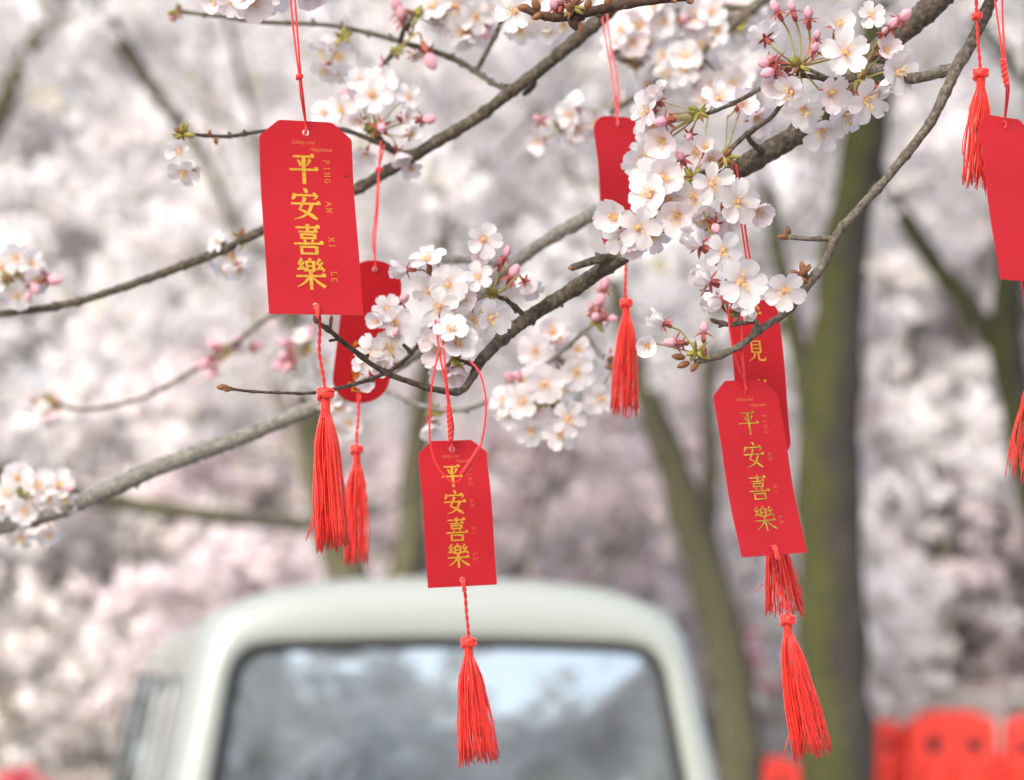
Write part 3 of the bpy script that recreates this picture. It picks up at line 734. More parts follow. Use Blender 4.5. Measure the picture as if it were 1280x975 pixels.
def calyx_mesh(seed, refl=.5):
    """narrow red-brown tube with five pointed sepals, base at z = -0.0075"""
    rg = random.Random(seed); mb = MB()
    tube(mb, [(0, 0, -.0078), (0, 0, -.0066), (0, 0, -.004), (0, 0, -.0015), (0, 0, -.0002)], [.0007, .0016, .0017, .0016, .0021], 8)
    for k in range(5):
        a = 2*math.pi*(k+.5)/5; ca, sa = math.cos(a), math.sin(a); l = .0062
        dn = -.0035*refl
        pts = [(.0018, -.0012, -.0006), (.0018, .0012, -.0006), (.0018+l*.5, -.0012, -.0010+dn*.3), (.0018+l*.5, .0012, -.0010+dn*.3), (.0018+l, 0, -.001+dn), (.0018+l*.5, 0, -.0015+dn*.3)]
        b = len(mb.v); mb.v.extend([(x*ca-y*sa, x*sa+y*ca, z) for x, y, z in pts]); mb.f.extend([(b, b+1, b+5), (b, b+5, b+2), (b+1, b+3, b+5), (b+2, b+5, b+4), (b+5, b+3, b+4)]); mb.m.extend([0]*5)
    return mb.mesh('calyx', M['calyx'])

def bud_mesh(seed, rl, rw, mt):
    """closed bud: five overlapping curled petals as one spindle with swirl relief"""
    rg = random.Random(seed); v = []; f = []; al = []; nu, nv = 10, 20
    for i in range(nu+1):
        u = i/nu; r = rw*(math.sin(math.pi*min(1, u*.94+.06))**.62)*(1-.18*u)
        for j in range(nv):
            a = 2*math.pi*j/nv+u*.9; rr = r*(1+.07*math.cos(5*a-2.2*u)+.02*rg.uniform(-1, 1)) if i < nu else r*.3
            v.append((rr*math.cos(a), rr*math.sin(a), u*2*rl-.0005)); al.append(.12+.88*u)
    for i in range(nu):
        for j in range(nv): f.append((i*nv+j, i*nv+(j+1) % nv, (i+1)*nv+(j+1) % nv, (i+1)*nv+j))
    f.append(tuple(nu*nv+j for j in range(nv)))
    me = bpy.data.meshes.new('flower_bud'); me.from_pydata(v, [], f); me.materials.append(mt)
    me.polygons.foreach_set('use_smooth', [True]*len(f)); at = me.attributes.new('along', 'FLOAT', 'POINT'); at.data.foreach_set('value', al); me.update()
    return me

FR = .0132
def ps(f0, f1, R=FR, **k): return dict(R=R, f0=f0, f1=f1, **k)
OPEN = [petal_mesh('blossom', ps(.42, -.40), M['petal'], 1), petal_mesh('blossom', ps(.55, -.45), M['petal'], 2), petal_mesh('blossom', ps(.34, -.30, spread=.2), M['petal'], 3),
        petal_mesh('blossom', ps(.62, -.35, spread=.2), M['petal'], 4), petal_mesh('blossom', ps(.48, -.55, spread=.22), M['petal'], 5), petal_mesh('blossom', ps(.30, -.40, spread=.25, wid=.52), M['petal'], 6),
        petal_mesh('blossom', ps(.38, -.45, wid=.37, spread=.16), M['petal'], 15), petal_mesh('blossom', ps(.55, -.60, wid=.385, spread=.25), M['petal'], 16)]
CUP = [petal_mesh('blossom', ps(.95, .15, R=.0126), M['petal'], 7), petal_mesh('blossom', ps(1.05, .20, R=.0122, spread=.15), M['petal_pink'], 8), petal_mesh('blossom', ps(.85, .05, R=.0128, spread=.2), M['petal'], 9)]
SHUT = [petal_mesh('blossom', ps(1.05, 1.05, R=.0128, roll=.3), M['petal'], 10), petal_mesh('blossom', ps(1.0, 1.2, R=.0124, roll=.3), M['petal_pink'], 11)]
PINK = [petal_mesh('blossom', ps(.50, -.35), M['petal_pink'], 12), petal_mesh('blossom', ps(.70, -.30, spread=.2), M['petal_pink'], 13), petal_mesh('blossom', ps(.85, .05), M['petal_pink'], 14)]
BUD = [bud_mesh(1, .0044, .0034, M['petal_bud']), bud_mesh(2, .0052, .0038, M['petal_bud']), bud_mesh(3, .0040, .0030, M['petal_bud'])]
BIGBUD = [petal_mesh('flower_bud', dict(R=.0128, f0=.78, f1=1.12, roll=.34, wid=.47, spread=.10, notch=.05), M['petal'], 20), petal_mesh('flower_bud', dict(R=.0120, f0=.85, f1=1.05, roll=.30, wid=.45, spread=.12, notch=.05), M['petal'], 21)]
STA = [stamen_mesh(i, 20, 1.0) for i in range(3)]; STAC = [stamen_mesh(9, 16, .45)]
CAL = [calyx_mesh(i, .4+.3*i) for i in range(3)]

def frame_mat(loc, z, spin, sc=1.0):
    q = z.to_track_quat('Z', 'Y'); return Matrix.LocRotScale(loc, q @ Quaternion((0, 0, 1), spin), Vector((sc, sc, sc)))

def flower(root, kind, x, y, d, dx, dy, org, rg, sc=1.0, back=False):
    """one flower or bud of a branch; org = world point of the spur its stalk grows from"""
    if kind in 'opc':
        dx += rg.uniform(-.28, .28); dy += rg.uniform(-.25, .28); l_ = math.hypot(dx, dy)
        if l_ > .93: dx *= .93/l_; dy *= .93/l_
        sc *= rg.uniform(.88, 1.04)
    pos = P(x, y, d); z = dirv(dx, dy, back)
    me = {'o': OPEN, 'c': CUP, 's': SHUT, 'p': PINK, 'b': BUD, 'B': BIGBUD}[kind]; me = rg.choice(me)
    off = .0045 if kind in 'op' else (.007 if kind in 'csB' else .006)
    ml = frame_mat(pos-root.location-z*(off*sc), z, rg.uniform(0, 6.28), sc)
    o = obj('flower_bud' if kind in 'bB' else 'blossom', me, root, ml)
    if kind in 'opc': obj('stamens', rg.choice(STA if kind != 'c' else STAC), o)
    obj('calyx', rg.choice(CAL), o)
    # stalk, in the flower's own frame
    lo = (Matrix.Translation(root.location) @ ml).inverted() @ org
    p0 = np.array((0, 0, -.0076)); p3 = np.array(lo); L = np.linalg.norm(p3-p0)
    p1 = p0+np.array((0, 0, -min(.010, L*.35))); p2 = p3*.72+p1*.28+np.array((rg.gauss(0, 1), rg.gauss(0, 1), 0))*L*.04
    mb = MB(); s = spline([p0, p1, p2, p3], 10); tube(mb, s, np.linspace(.00075, .0006, 10), 5)
    obj('stalk', mb.mesh('stalk', M['stalk']), o)
    return o

def scales(root, org, rg, n=6, green=.6, big=1.0):
    """bud scales and first leaf tips at a spur's end"""
    mb = MB()
    for i in range(n):
        a = rg.uniform(0, 6.28); v = (RT*math.cos(a)+UP*math.sin(a)-FW*rg.uniform(.0, .7)).normalized(); L = rg.uniform(.0022, .0046)*big
        ellipsoid(mb, org+v*L*.9, v, FW, L, L*.42, mi=0 if rg.random() < green else 1, nu=6, nv=7, pw=.7)
    for i in range(2):
        a = rg.uniform(0, 6.28); v = (RT*math.cos(a)+UP*math.sin(a)*.8+UP*.3-FW*rg.uniform(.1, .9)).normalized(); L = rg.uniform(.0036, .0055)
        ellipsoid(mb, org+v*L*1.1, v, FW.cross(v), L, L*.24, mi=rg.choice((0, 0, 1)), nu=8, nv=8, pw=.6)
    mb.build('bud_scales', [M['scale_green'], M['bud_tip']], root)

def branch(label, wood, bark, name='cherry_branch', seed=1, thin=1.0):
    """wood: list of [(px, py, depth, width px), ...] polylines -> thing with one wood mesh"""
    p = wood[0][0]; root = empty(name, P(p[0], p[1], p[2]), label, 'branch')
    rg = random.Random(seed); mb = MB(); pts_all = []
    for path in wood:
        pp = [tuple(P(a, b, c))+(wd*thin/2/FPX*c,) for a, b, c, wd in path]
        L = sum((Vector(pp[i+1][:3])-Vector(pp[i][:3])).length for i in range(len(pp)-1))
        n = max(10, int(L/.0022)); s = spline(pp, n)
        ra = s[:, 3].copy(); ax = s[:, :3].copy()
        # knuckles: swollen nodes with bud scars, and slight wander
        k = 0.0
        while k < L:
            k += rg.uniform(.012, .03); i = int(k/L*n)
            if 2 < i < n-2:
                wv = np.exp(-((np.arange(n)-i)*L/n/.0022)**2); ra += ra[i]*rg.uniform(.15, .5)*(1 if ra[i] < .0028 else .45)*wv
                if rg.random() < .55 and ra[i] > .0007:
                    a = rg.uniform(0, 6.28); v = (RT*math.cos(a)+UP*math.sin(a)-FW*rg.uniform(-.3, .5)).normalized()
                    c = Vector(ax[i])+v*ra[i]*.9; l = min(.0028, ra[i]*rg.uniform(.7, 1.3)); ellipsoid(mb, c, (v+Vector(ax[min(i+2, n-1)]-ax[i]).normalized()*.6), FW, l, l*.55, nu=5, nv=7, pw=.8)
        g = np.random.default_rng(seed); wob = np.cumsum(g.normal(size=(n, 3)), axis=0); wob -= np.linspace(0, 1, n)[:, None]*wob[-1]; ax += wob*ra.mean()*.03
        ra *= 1+g.normal(size=n)*.035
        tube(mb, ax, np.maximum(ra, .0003), 12, jit=.03, rg=rg)
        pts_all.extend([tuple(q) for q in ax[::3]])
    root['_'] = 0; del root['_']
    return root, mb, np.array(pts_all), rg

def spur(mb, pts, org, rg, r=.0013):
    """short knobbly spur joining the nearest wood point to org"""
    o = np.array(org); q = pts[np.argmin(np.linalg.norm(pts-o, axis=1))]
    L = np.linalg.norm(o-q)
    if L < .0015: return
    mid = (q+o)/2+np.array((rg.gauss(0, 1), rg.gauss(0, 1), rg.gauss(0, 1)))*L*.08
    s = spline([q, mid, o], max(6, int(L/.002))); tube(mb, s, np.linspace(r*1.25, r, len(s))*np.array([1+rg.uniform(-.15, .25) for _ in s]), 8, jit=.08, rg=rg)

def clusters(root, mb, pts, rg, groups, bark, sc=1.0, spur_r=.0013):
    """groups: (origin px, py, depth, green, [(kind, px, py, dx, dy, depth offset, scale, back)])"""
    for g in groups:
        ox, oy, od, green, fl = g[:5]; org = P(ox, oy, od)
        spur(mb, pts, org, rg, spur_r); scales(root, org, rg, 7, green, 1.15 if sc == 1 else 1.0)
        for q in fl:
            q = list(q)+[None]*(8-len(q)); kind, x, y, dx, dy = q[:5]
            dx = rg.uniform(-.45, .45) if dx is None else dx; dy = rg.uniform(-.25, .5) if dy is None else dy
            dz = q[5] if q[5] is not None else rg.uniform(-.016, .010)
            flower(root, kind, x, y, od+dz, dx, dy, org, rg, (q[6] or 1.0)*rg.uniform(.95, 1.06), bool(q[7]))
    mb.build('wood', bark, root)

# --- the main limb, from the upper right down to the left, and its twigs (clusters A, B, D)
root, mb, pts, rg = branch('thick main blossom branch slanting from the top right to its bent tip', [
    [(1225, -60, 1.50, 42), (1165, 5, 1.50, 38), (1090, 70, 1.50, 34), (1020, 145, 1.50, 33), (950, 195, 1.50, 32), (880, 235, 1.51, 30), (820, 285, 1.52, 27), (765, 328, 1.52, 25), (690, 378, 1.52, 23), (640, 412, 1.51, 21), (603, 446, 1.49, 18), (590, 470, 1.485, 13), (576, 488, 1.475, 11), (548, 488, 1.465, 10), (510, 476, 1.455, 9), (470, 458, 1.445, 8.5), (430, 428, 1.435, 8), (408, 411, 1.43, 7), (394, 399, 1.425, 6)],
    [(412, 414, 1.43, 6), (414, 400, 1.428, 5.5)],
    [(422, 424, 1.433, 5), (412, 426, 1.428, 4.5)],
    [(780, 320, 1.52, 15), (750, 324, 1.51, 13), (714, 335, 1.50, 11)],
    [(660, 398, 1.515, 10), (645, 385, 1.51, 8), (630, 372, 1.50, 7)],
    [(545, 405, 1.535, 7), (528, 425, 1.53, 7), (500, 455, 1.52, 7), (460, 475, 1.50, 6.5), (400, 490, 1.475, 5.5), (350, 491, 1.465, 4.5), (310, 489, 1.455, 4.2), (276, 484, 1.45, 5.5)],
    [(545, 405, 1.535, 7), (590, 400, 1.53, 8), (650, 405, 1.515, 9)],
    [(960, 195, 1.50, 10), (935, 170, 1.47, 8), (965, 145, 1.455, 7.5), (985, 115, 1.445, 7), (1000, 90, 1.435, 6)],
    [(905, 225, 1.50, 9), (903, 200, 1.48, 8), (935, 165, 1.47, 8)],
    [(955, 108, 1.50, 6), (925, 125, 1.49, 6.5), (890, 140, 1.48, 6), (868, 142, 1.475, 5)],
    [(955, 108, 1.50, 6), (985, 80, 1.49, 6), (1040, 100, 1.49, 7)]], M['bark'], seed=21, thin=.80)
A = (1000, 82, 1.432, .6, [('o', 1060, 64, -.05, .02, -.030, 1.14), ('c', 1052, 25, 0, -.35, -.004, 1.0), ('o', 1005, 141, .12, .55, -.012, 1.0), ('o', 985, 118, -.55, .35, -.004, 1.0), ('o', 953, 44, -.45, -.45, -.004, .95, True), ('p', 972, 104, -.5, .3, .004, .9),
    ('b', 962, 72, -.8, -.2, 0, .9), ('b', 951, 79, -.85, .1, -.004, .9), ('b', 957, 92, -.8, .3, -.006, .9), ('b', 972, 97, -.7, .5, .003, .9), ('b', 1010, 10, -.1, -.9, 0, .95), ('b', 988, 2, -.3, -.9, .004, .9), ('b', 966, 4, -.5, -.8, .006, .9), ('b', 1022, 39, .1, -.8, -.01, .8), ('b', 1020, 56, .1, -.6, -.015, .8), ('p', 1042, 118, .1, .4, -.01, .95), ('b', 1108, 35, .5, -.7, 0, .6)])
A2 = (1072, 100, 1.435, .8, [('o', 1128, 90, .45, .05, -.006, .98), ('o', 1088, 128, .08, .32, -.024, 1.05), ('s', 1107, 108, .45, -.1, -.028, .82), ('o', 1090, 17, .1, -.05, -.004, .66), ('p', 1110, 60, .3, -.3, .004, .8), ('o', 1060, 150, 0, .6, .02, 1.0), ('o', 1028, 168, -.1, .5, .025, 1.0), ('b', 1120, 24, .5, -.7, 0, 1.0), ('b', 1136, 15, .55, -.6, 0, 1.1)])
B1 = (866, 222, 1.468, .9, [('o', 893, 230, .02, .1, -.022, 1.03), ('o', 926, 254, .12, .42, -.018, .95), ('p', 950, 266, .35, .40, .0, .8), ('p', 830, 222, -.1, -.15, -.010, 1.05), ('o', 868, 248, .05, .15, -.006, 1.0), ('p', 846, 272, -.1, .35, -.016, 1.1), ('o', 880, 280, .2, .5, 0, 1.05), ('p', 905, 276, .2, .5, .008, 1.05), ('B', 865, 297, -.6, -.5, -.03, 1.1), ('o', 808, 242, -.55, .05, -.012, 1.0), ('o', 812, 222, -.4, -.3, 0, 1.0), ('b', 896, 288, .2, .6, -.012, .9), ('c', 882, 181, .05, -.12, -.01, .78), ('p', 890, 201, .3, .2, -.006, .85), ('b', 848, 192, -.4, -.5, 0, .9)])
B2 = (820, 264, 1.462, .8, [('o', 800, 286, .02, .22, -.02, 1.05), ('c', 764, 272, -.55, -.05, -.012, 1.02), ('c', 789, 312, .05, .72, -.012, 1.0), ('o', 775, 296, -.4, .35, -.002, .9), ('o', 838, 250, .1, .1, .002, 1.0), ('o', 820, 300, .2, .4, .012, .9)])
B3 = (874, 140, 1.474, .95, [('c', 818, 117, -.25, -.4, -.008, .8), ('o', 803, 138, -.55, -.15, -.006, .95), ('o', 815, 160, -.5, .15, 0, .95), ('b', 821, 153, -.85, .2, -.015, 1.0), ('p', 826, 178, -.5, .5, -.006, .9), ('o', 808, 190, -.4, .3, .006, .95), ('o', 800, 205, -.45, .3, .008, .9), ('b', 860, 173, -.3, .6, 0, .7), ('c', 826, 106, .2, -.7, .002, .55)])
B4 = (905, 196, 1.462, .6, [('p', 930, 128, .2, -.3, .05, 1.0), ('p', 950, 150, .3, .2, .05, 1.0), ('o', 900, 120, .0, -.3, .06, .9), ('p', 870, 190, .0, .2, .05, .9)])
D1 = (616, 368, 1.50, .75, [('o', 605, 300, .0, -.1, -.008, .82), ('p', 601, 319, -.1, .35, .002, .70), ('o', 598, 345, -.2, -.05, -.012, .72), ('p', 658, 353, .2, .3, -.004, .75, True), ('b', 645, 336, .4, -.7, 0, 1.05), ('b', 634, 312, .3, -.9, 0, .8), ('b', 626, 322, .15, -.9, .003, .7), ('o', 617, 400, .25, .25, -.022, 1.02), ('o', 592, 402, .0, .4, -.004, 1.0), ('o', 668, 365, .5, .4, .006, .65)])
D2 = (543, 346, 1.497, .8, [('o', 533, 319, -.05, -.72, -.006, .86), ('B', 496, 337, -.95, .0, -.004, .86), ('o', 560, 356, -.05, .02, -.014, .98), ('o', 533, 366, -.35, .1, -.008, .98), ('o', 548, 384, -.1, .2, -.022, 1.0), ('p', 577, 372, .2, .1, -.004, .9), ('o', 567, 400, .1, .5, -.014, 1.0), ('b', 522, 368, -.7, .4, .004, .9)])
D3 = (568, 448, 1.478, .9, [('p', 556, 420, -.1, -.3, -.006, 1.0), ('o', 575, 425, .1, -.25, -.010, 1.0), ('p', 545, 440, -.5, -.1, .006, .9), ('o', 564, 408, .0, -.4, -.016, .95), ('p', 573, 466, .2, .75, .012, .95), ('p', 556, 470, -.1, .8, .016, .9), ('p', 538, 425, -.5, -.2, .01, .85)])
D4 = (492, 420, 1.53, .6, [('o', 484, 384, -.05, -.25, -.006, .86), ('c', 468, 402, -.5, -.2, -.008, .72), ('o', 494, 402, .1, .1, -.010, .74), ('b', 508, 370, .6, -.6, 0, .9), ('b', 494, 418, .0, .3, -.012, .7), ('o', 464, 440, -.35, .15, -.004, .92), ('o', 486, 436, .1, .25, -.008, .92), ('c', 478, 458, -.1, .55, -.004, .8), ('o', 455, 455, -.5, .4, 0, .8), ('c', 458, 478, -.3, .75, 0, .65), ('b', 494, 462, .4, .4, -.005, .8)])
D5 = (632, 375, 1.50, .2, [('b', 652, 382, .6, .2, .0, .7)])
clusters(root, mb, pts, rg, [A, A2, B1, B2, B3, B4, D1, D2, D3, D4], M['bark'])
for x, y, d, dx, dy, l in ((278, 484, 1.45, -1, 0, .004), (284, 487, 1.45, -.8, .4, .003), (394, 399, 1.425, -.3, -1, .003), (414, 399, 1.428, .1, -1, .0025), (715, 335, 1.50, -1, .2, .003)):
    ellm = MB(); ellipsoid(ellm, P(x, y, d), dirv(dx*.99, dy*.99 if abs(dx) < .5 else dy*.1), FW, l, l*.5, pw=.75, nu=8, nv=10); ellm.build('leaf_bud', M['bud_tip'], root)

# --- the forked twig at the right that carries the sharp flowers
root, mb, pts, rg = branch('slender grey-brown twig curving down from the blank tag to sharp white blossoms', [
    [(1262, -60, 1.40, 16), (1236, 5, 1.40, 15), (1214, 55, 1.405, 15), (1196, 85, 1.405, 16), (1180, 122, 1.40, 13), (1160, 162, 1.40, 12), (1118, 215, 1.395, 11), (1075, 262, 1.395, 11), (1046, 295, 1.395, 10.5), (1030, 330, 1.395, 11), (1008, 358, 1.395, 12), (985, 388, 1.40, 10), (950, 412, 1.40, 9), (925, 432, 1.40, 9), (895, 446, 1.40, 8.5), (868, 453, 1.40, 7.5)],
    [(1198, 84, 1.405, 14), (1165, 93, 1.415, 14), (1130, 98, 1.44, 14), (1090, 85, 1.49, 15)],
    [(1040, 298, 1.395, 8), (1010, 299, 1.395, 6), (985, 296, 1.395, 6)],
    [(940, 420, 1.40, 7), (945, 402, 1.405, 6.5), (915, 406, 1.405, 6), (893, 402, 1.405, 5)],
    [(1158, 165, 1.40, 7), (1150, 172, 1.398, 6), (1158, 158, 1.399, 5)],
    [(1012, 352, 1.395, 6), (1004, 338, 1.392, 6)]], M['bark_grey'], seed=33)
C1 = (922, 388, 1.408, .3, [('o', 906, 315, -.12, .0, -.020, .98), ('o', 930, 352, .0, .25, -.026, 1.06), ('B', 874, 345, -.8, -.35, -.006, 1.05), ('B', 887, 379, -.8, .15, -.010, 1.1), ('B', 936, 393, -.1, .8, -.022, .8), ('B', 922, 383, -.15, .8, -.016, .5), ('b', 879, 362, -.3, -.3, 0, .5), ('b', 914, 350, -.1, -.5, 0, .7)])
C2 = (1000, 345, 1.392, .1, [('o', 981, 366, .22, .30, -.014, .98)])
C3 = (870, 440, 1.398, .9, [('B', 818, 398, -.85, -.4, -.004, .82), ('c', 807, 433, -.35, -.05, -.008, .72), ('b', 880, 405, .0, -.95, -.002, .85), ('b', 833, 428, -.9, .0, -.004, .9), ('b', 846, 431, -.8, .1, .004, .6)])
clusters(root, mb, pts, rg, [C1, C2, C3], M['bark_grey'])
for x, y, d, dx, dy, l in ((848, 446, 1.40, -.97, -.1, .0044), (854, 456, 1.40, -.9, .35, .0044), (868, 459, 1.398, -.6, .7, .004), (880, 440, 1.396, .1, -.9, .004), (980, 296, 1.395, -.95, .0, .0042), (985, 288, 1.395, -.3, -.9, .0034), (1003, 334, 1.391, -.2, -.95, .004), (892, 401, 1.405, -.8, -.4, .003)):
    ellm = MB(); ellipsoid(ellm, P(x, y, d), dirv(dx, dy), FW, l, l*.48, pw=.75, nu=8, nv=10); ellm.build('leaf_bud', M['bud_tip'], root)

# --- long thin blurred branch crossing behind the left tag
root, mb, pts, rg = branch('long thin out-of-focus branch crossing behind the upper left tag', [
    [(800, -30, 1.66, 19), (760, 14, 1.66, 18), (715, 52, 1.66, 17), (660, 96, 1.67, 16), (600, 142, 1.68, 15), (530, 186, 1.69, 15), (450, 232, 1.71, 14), (390, 258, 1.73, 13), (328, 286, 1.75, 12), (240, 325, 1.77, 11), (150, 358, 1.80, 10), (70, 382, 1.83, 9), (-20, 394, 1.86, 9)],
    [(665, 92, 1.67, 7), (668, 106, 1.67, 6), (655, 118, 1.68, 5)],
    [(525, 190, 1.69, 9), (495, 190, 1.69, 8), (470, 170, 1.69, 7)],
    [(500, 190, 1.69, 7), (420, 160, 1.66, 5.5), (330, 164, 1.60, 5), (285, 170, 1.58, 4.8), (240, 168, 1.56, 4.5), (228, 163, 1.555, 5)],
    [(30, 386, 1.845, 6), (24, 362, 1.83, 5), (10, 345, 1.82, 5)]], M['bark'], seed=45)
F1 = (466, 164, 1.685, .95, [('o', 465, 118, .0, .1, -.014, .98), ('o', 426, 136, -.1, .1, -.006, .98), ('o', 452, 100, .0, -.35, .004, .9), ('o', 478, 100, .2, -.3, .008, .85), ('o', 440, 128, 0, .2, .006, .9), ('p', 448, 152, -.3, .4, -.004, .8), ('b', 430, 116, -.3, -.8, 0, 1), ('b', 478, 160, .2, .2, -.02, 1.1), ('o', 513, 119, .3, -.4, 0, .78), ('c', 510, 145, .4, -.3, -.004, .75), ('b', 541, 148, .9, -.1, 0, 1.1), ('c', 517, 167, .6, .2, -.006, .7), ('p', 500, 196, .3, .7, 0, .8), ('p', 455, 196, -.2, .7, 0, .9), ('o', 404, 140, -.6, 0, .004, .8), ('p', 515, 212, .3, .7, .01, .7)])
G1 = (229, 168, 1.556, .6, [('o', 222, 190, -.1, .12, -.006, .82), ('o', 228, 220, -.05, .75, -.004, .82), ('c', 244, 215, .5, .4, 0, .62)])
I1 = (300, 298, 1.76, .5, [('o', 268, 301, -.5, 0, 0, .75), ('o', 288, 322, -.1, .4, 0, .9), ('o', 300, 340, .2, .7, .0, .85), ('o', 278, 340, -.3, .6, .01, .8)])
H1 = (10, 345, 1.82, .6, [('o', 18, 322, .1, -.1, 0, 1.0), ('o', 40, 328, .3, -.1, 0, .9), ('o', 0, 335, -.2, 0, 0, 1.0), ('o', 48, 352, .4, .3, 0, .9), ('b', 72, 350, .9, .1, 0, 1.2), ('b', 45, 362, .5, .7, 0, 1.1), ('o', 20, 372, .1, .7, 0, .9), ('o', -15, 360, -.3, .3, 0, 1.0), ('b', 36, 374, .2, .9, 0, 1)])
clusters(root, mb, pts, rg, [F1, G1, I1, H1], M['bark'], spur_r=.0015)
for x, y, d, dx, dy, l in ((224, 164, 1.555, -.8, -.3, .004), (262, 167, 1.565, .1, -.95, .003), (270, 176, 1.57, .1, .95, .003), (305, 166, 1.59, .2, -.95, .0028)):
    ellm = MB(); ellipsoid(ellm, P(x, y, d), dirv(dx, dy), FW, l, l*.5, pw=.75, nu=8, nv=10); ellm.build('leaf_bud', M['bud_tip'], root)

# --- thick grey blurred branch lower left, rising behind the main limb
root, mb, pts, rg = branch('pale grey out-of-focus branch rising from the left edge behind the left tassel', [
    [(-40, 668, 1.85, 21), (0, 658, 1.85, 21), (70, 640, 1.85, 21), (140, 612, 1.85, 21), (200, 584, 1.85, 21), (290, 550, 1.85, 20), (390, 510, 1.84, 18), (440, 490, 1.83, 16), (520, 440, 1.82, 16), (590, 375, 1.80, 15), (640, 334, 1.78, 15), (690, 298, 1.76, 16), (742, 270, 1.74, 17), (800, 235, 1.70, 18)],
    [(642, 332, 1.78, 9), (600, 326, 1.78, 9), (552, 324, 1.79, 8)],
    [(480, 488, 1.82, 6), (530, 508, 1.80, 6), (580, 512, 1.79, 6), (640, 492, 1.77, 7), (690, 492, 1.75, 7)],
    [(40, 655, 1.85, 8), (25, 630, 1.84, 7), (30, 615, 1.84, 6)],
    [(640, 492, 1.77, 6), (700, 440, 1.74, 6), (745, 402, 1.72, 5)]], M['bark_pale'], seed=57)
E1 = (690, 500, 1.745, .8, [('o', 680, 481, 0, .05, -.02, 1.02), ('o', 712, 524, .1, .25, -.02, 1.02), ('o', 652, 502, -.2, .1, -.01, 1.0), ('o', 636, 520, -.3, .2, 0, .95), ('o', 700, 544, .1, .5, -.012, .95), ('o', 664, 540, -.1, .5, -.006, .95), ('o', 655, 476, -.1, -.4, 0, .9), ('p', 672, 512, 0, .2, .006, .95), ('o', 740, 500, .5, .1, 0, .85), ('b', 635, 470, -.5, -.5, 0, 1.0), ('b', 647, 466, -.2, -.8, 0, 1.0), ('o', 630, 500, -.5, -.2, 0, .9), ('o', 705, 488, .2, -.1, 0, .85)])
E2 = (712, 460, 1.75, .6, [('p', 690, 414, -.1, -.2, -.01, 1.0), ('o', 668, 440, -.4, 0, 0, .95), ('o', 722, 436, .2, -.2, -.004, .95), ('p', 710, 445, 0, .1, .004, .9), ('o', 722, 466, .2, .2, -.01, .95), ('p', 700, 425, 0, -.2, .01, .9), ('b', 700, 470, -.1, .6, 0, 1)])
E3 = (745, 402, 1.72, 1.0, [('b', 738, 378, -.1, -.9, 0, .9), ('b', 752, 372, .2, -.9, 0, .9), ('b', 770, 398, .8, 0, 0, 1), ('b', 745, 396, 0, 0, -.01, 1), ('b', 757, 350, .2, -.9, 0, 1.1)])
E4 = (770, 460, 1.72, .5, [('c', 765, 450, -.2, .2, 0, .9), ('o', 752, 500, .2, .5, .02, .8)])
J1 = (432, 492, 1.83, .6, [('o', 424, 512, -.2, .4, 0, .95), ('o', 436, 530, .1, .5, 0, .9), ('o', 420, 540, -.2, .6, 0, .85), ('o', 410, 498, -.5, 0, 0, .8)])
J2 = (545, 512, 1.80, .7, [('c', 538, 540, -.1, .9, 0, .95), ('c', 545, 528, .2, .8, 0, .8)])
H3 = (30, 615, 1.84, .8, [('o', 20, 598, 0, -.2, 0, .95), ('o', 48, 606, .2, -.1, 0, .95), ('o', 74, 604, .5, -.1, 0, .9), ('o', 60, 624, .2, .2, 0, .9), ('o', 8, 618, -.4, 0, 0, .95), ('o', 30, 640, 0, .3, -.01, .9), ('o', 82, 626, .6, .2, 0, .8), ('o', -8, 640, -.4, .3, 0, .9), ('o', 25, 676, 0, .8, 0, .9), ('o', 60, 672, .2, .8, 0, .8), ('b', 90, 610, .8, -.3, 0, 1)])
clusters(root, mb, pts, rg, [E1, E2, E3, E4, J1, J2, H3], M['bark_pale'], spur_r=.0015)

# --- twigs at the very top
root, mb, pts, rg = branch('dark knobbly bare twig with fat brown buds at the top edge, left of centre', [
    [(900, -14, 1.42, 11), (850, -4, 1.42, 11), (800, 2, 1.42, 12), (745, 14, 1.42, 12), (705, 22, 1.42, 13), (680, 20, 1.42, 11), (656, 11, 1.42, 9)],
    [(728, 18, 1.42, 14), (716, 26, 1.418, 14), (722, 36, 1.416, 8)],
    [(745, 14, 1.42, 10), (752, 22, 1.42, 6)]], M['bark_dark'], seed=63)
clusters(root, mb, pts, rg, [(716, 8, 1.415, .5, [('b', 690, 2, -.4, -.6, 0, .9), ('b', 700, -6, -.1, -.8, 0, .9), ('o', 640, 14, -.4, 0, .03, .9), ('o', 672, -4, -.2, -.2, .02, .9)])], M['bark_dark'])
for x, y, d, dx, dy, l in ((655, 10, 1.42, -.95, -.1, .0045), (670, 6, 1.418, -.4, -.85, .0045), (672, 20, 1.418, -.8, .5, .004), (713, 9, 1.405, -.1, -.3, .0048), (726, 35, 1.416, .2, .9, .004), (735, 6, 1.41, .2, -.8, .004), (842, -2, 1.42, .2, .6, .0045), (862, 0, 1.42, .4, .6, .004), (760, 2, 1.412, .2, -.8, .004)):
    ellm = MB(); ellipsoid(ellm, P(x, y, d), dirv(dx, dy), FW, l, l*.6, pw=.8, nu=8, nv=10); ellm.build('leaf_bud', M['bud_tip'], root)

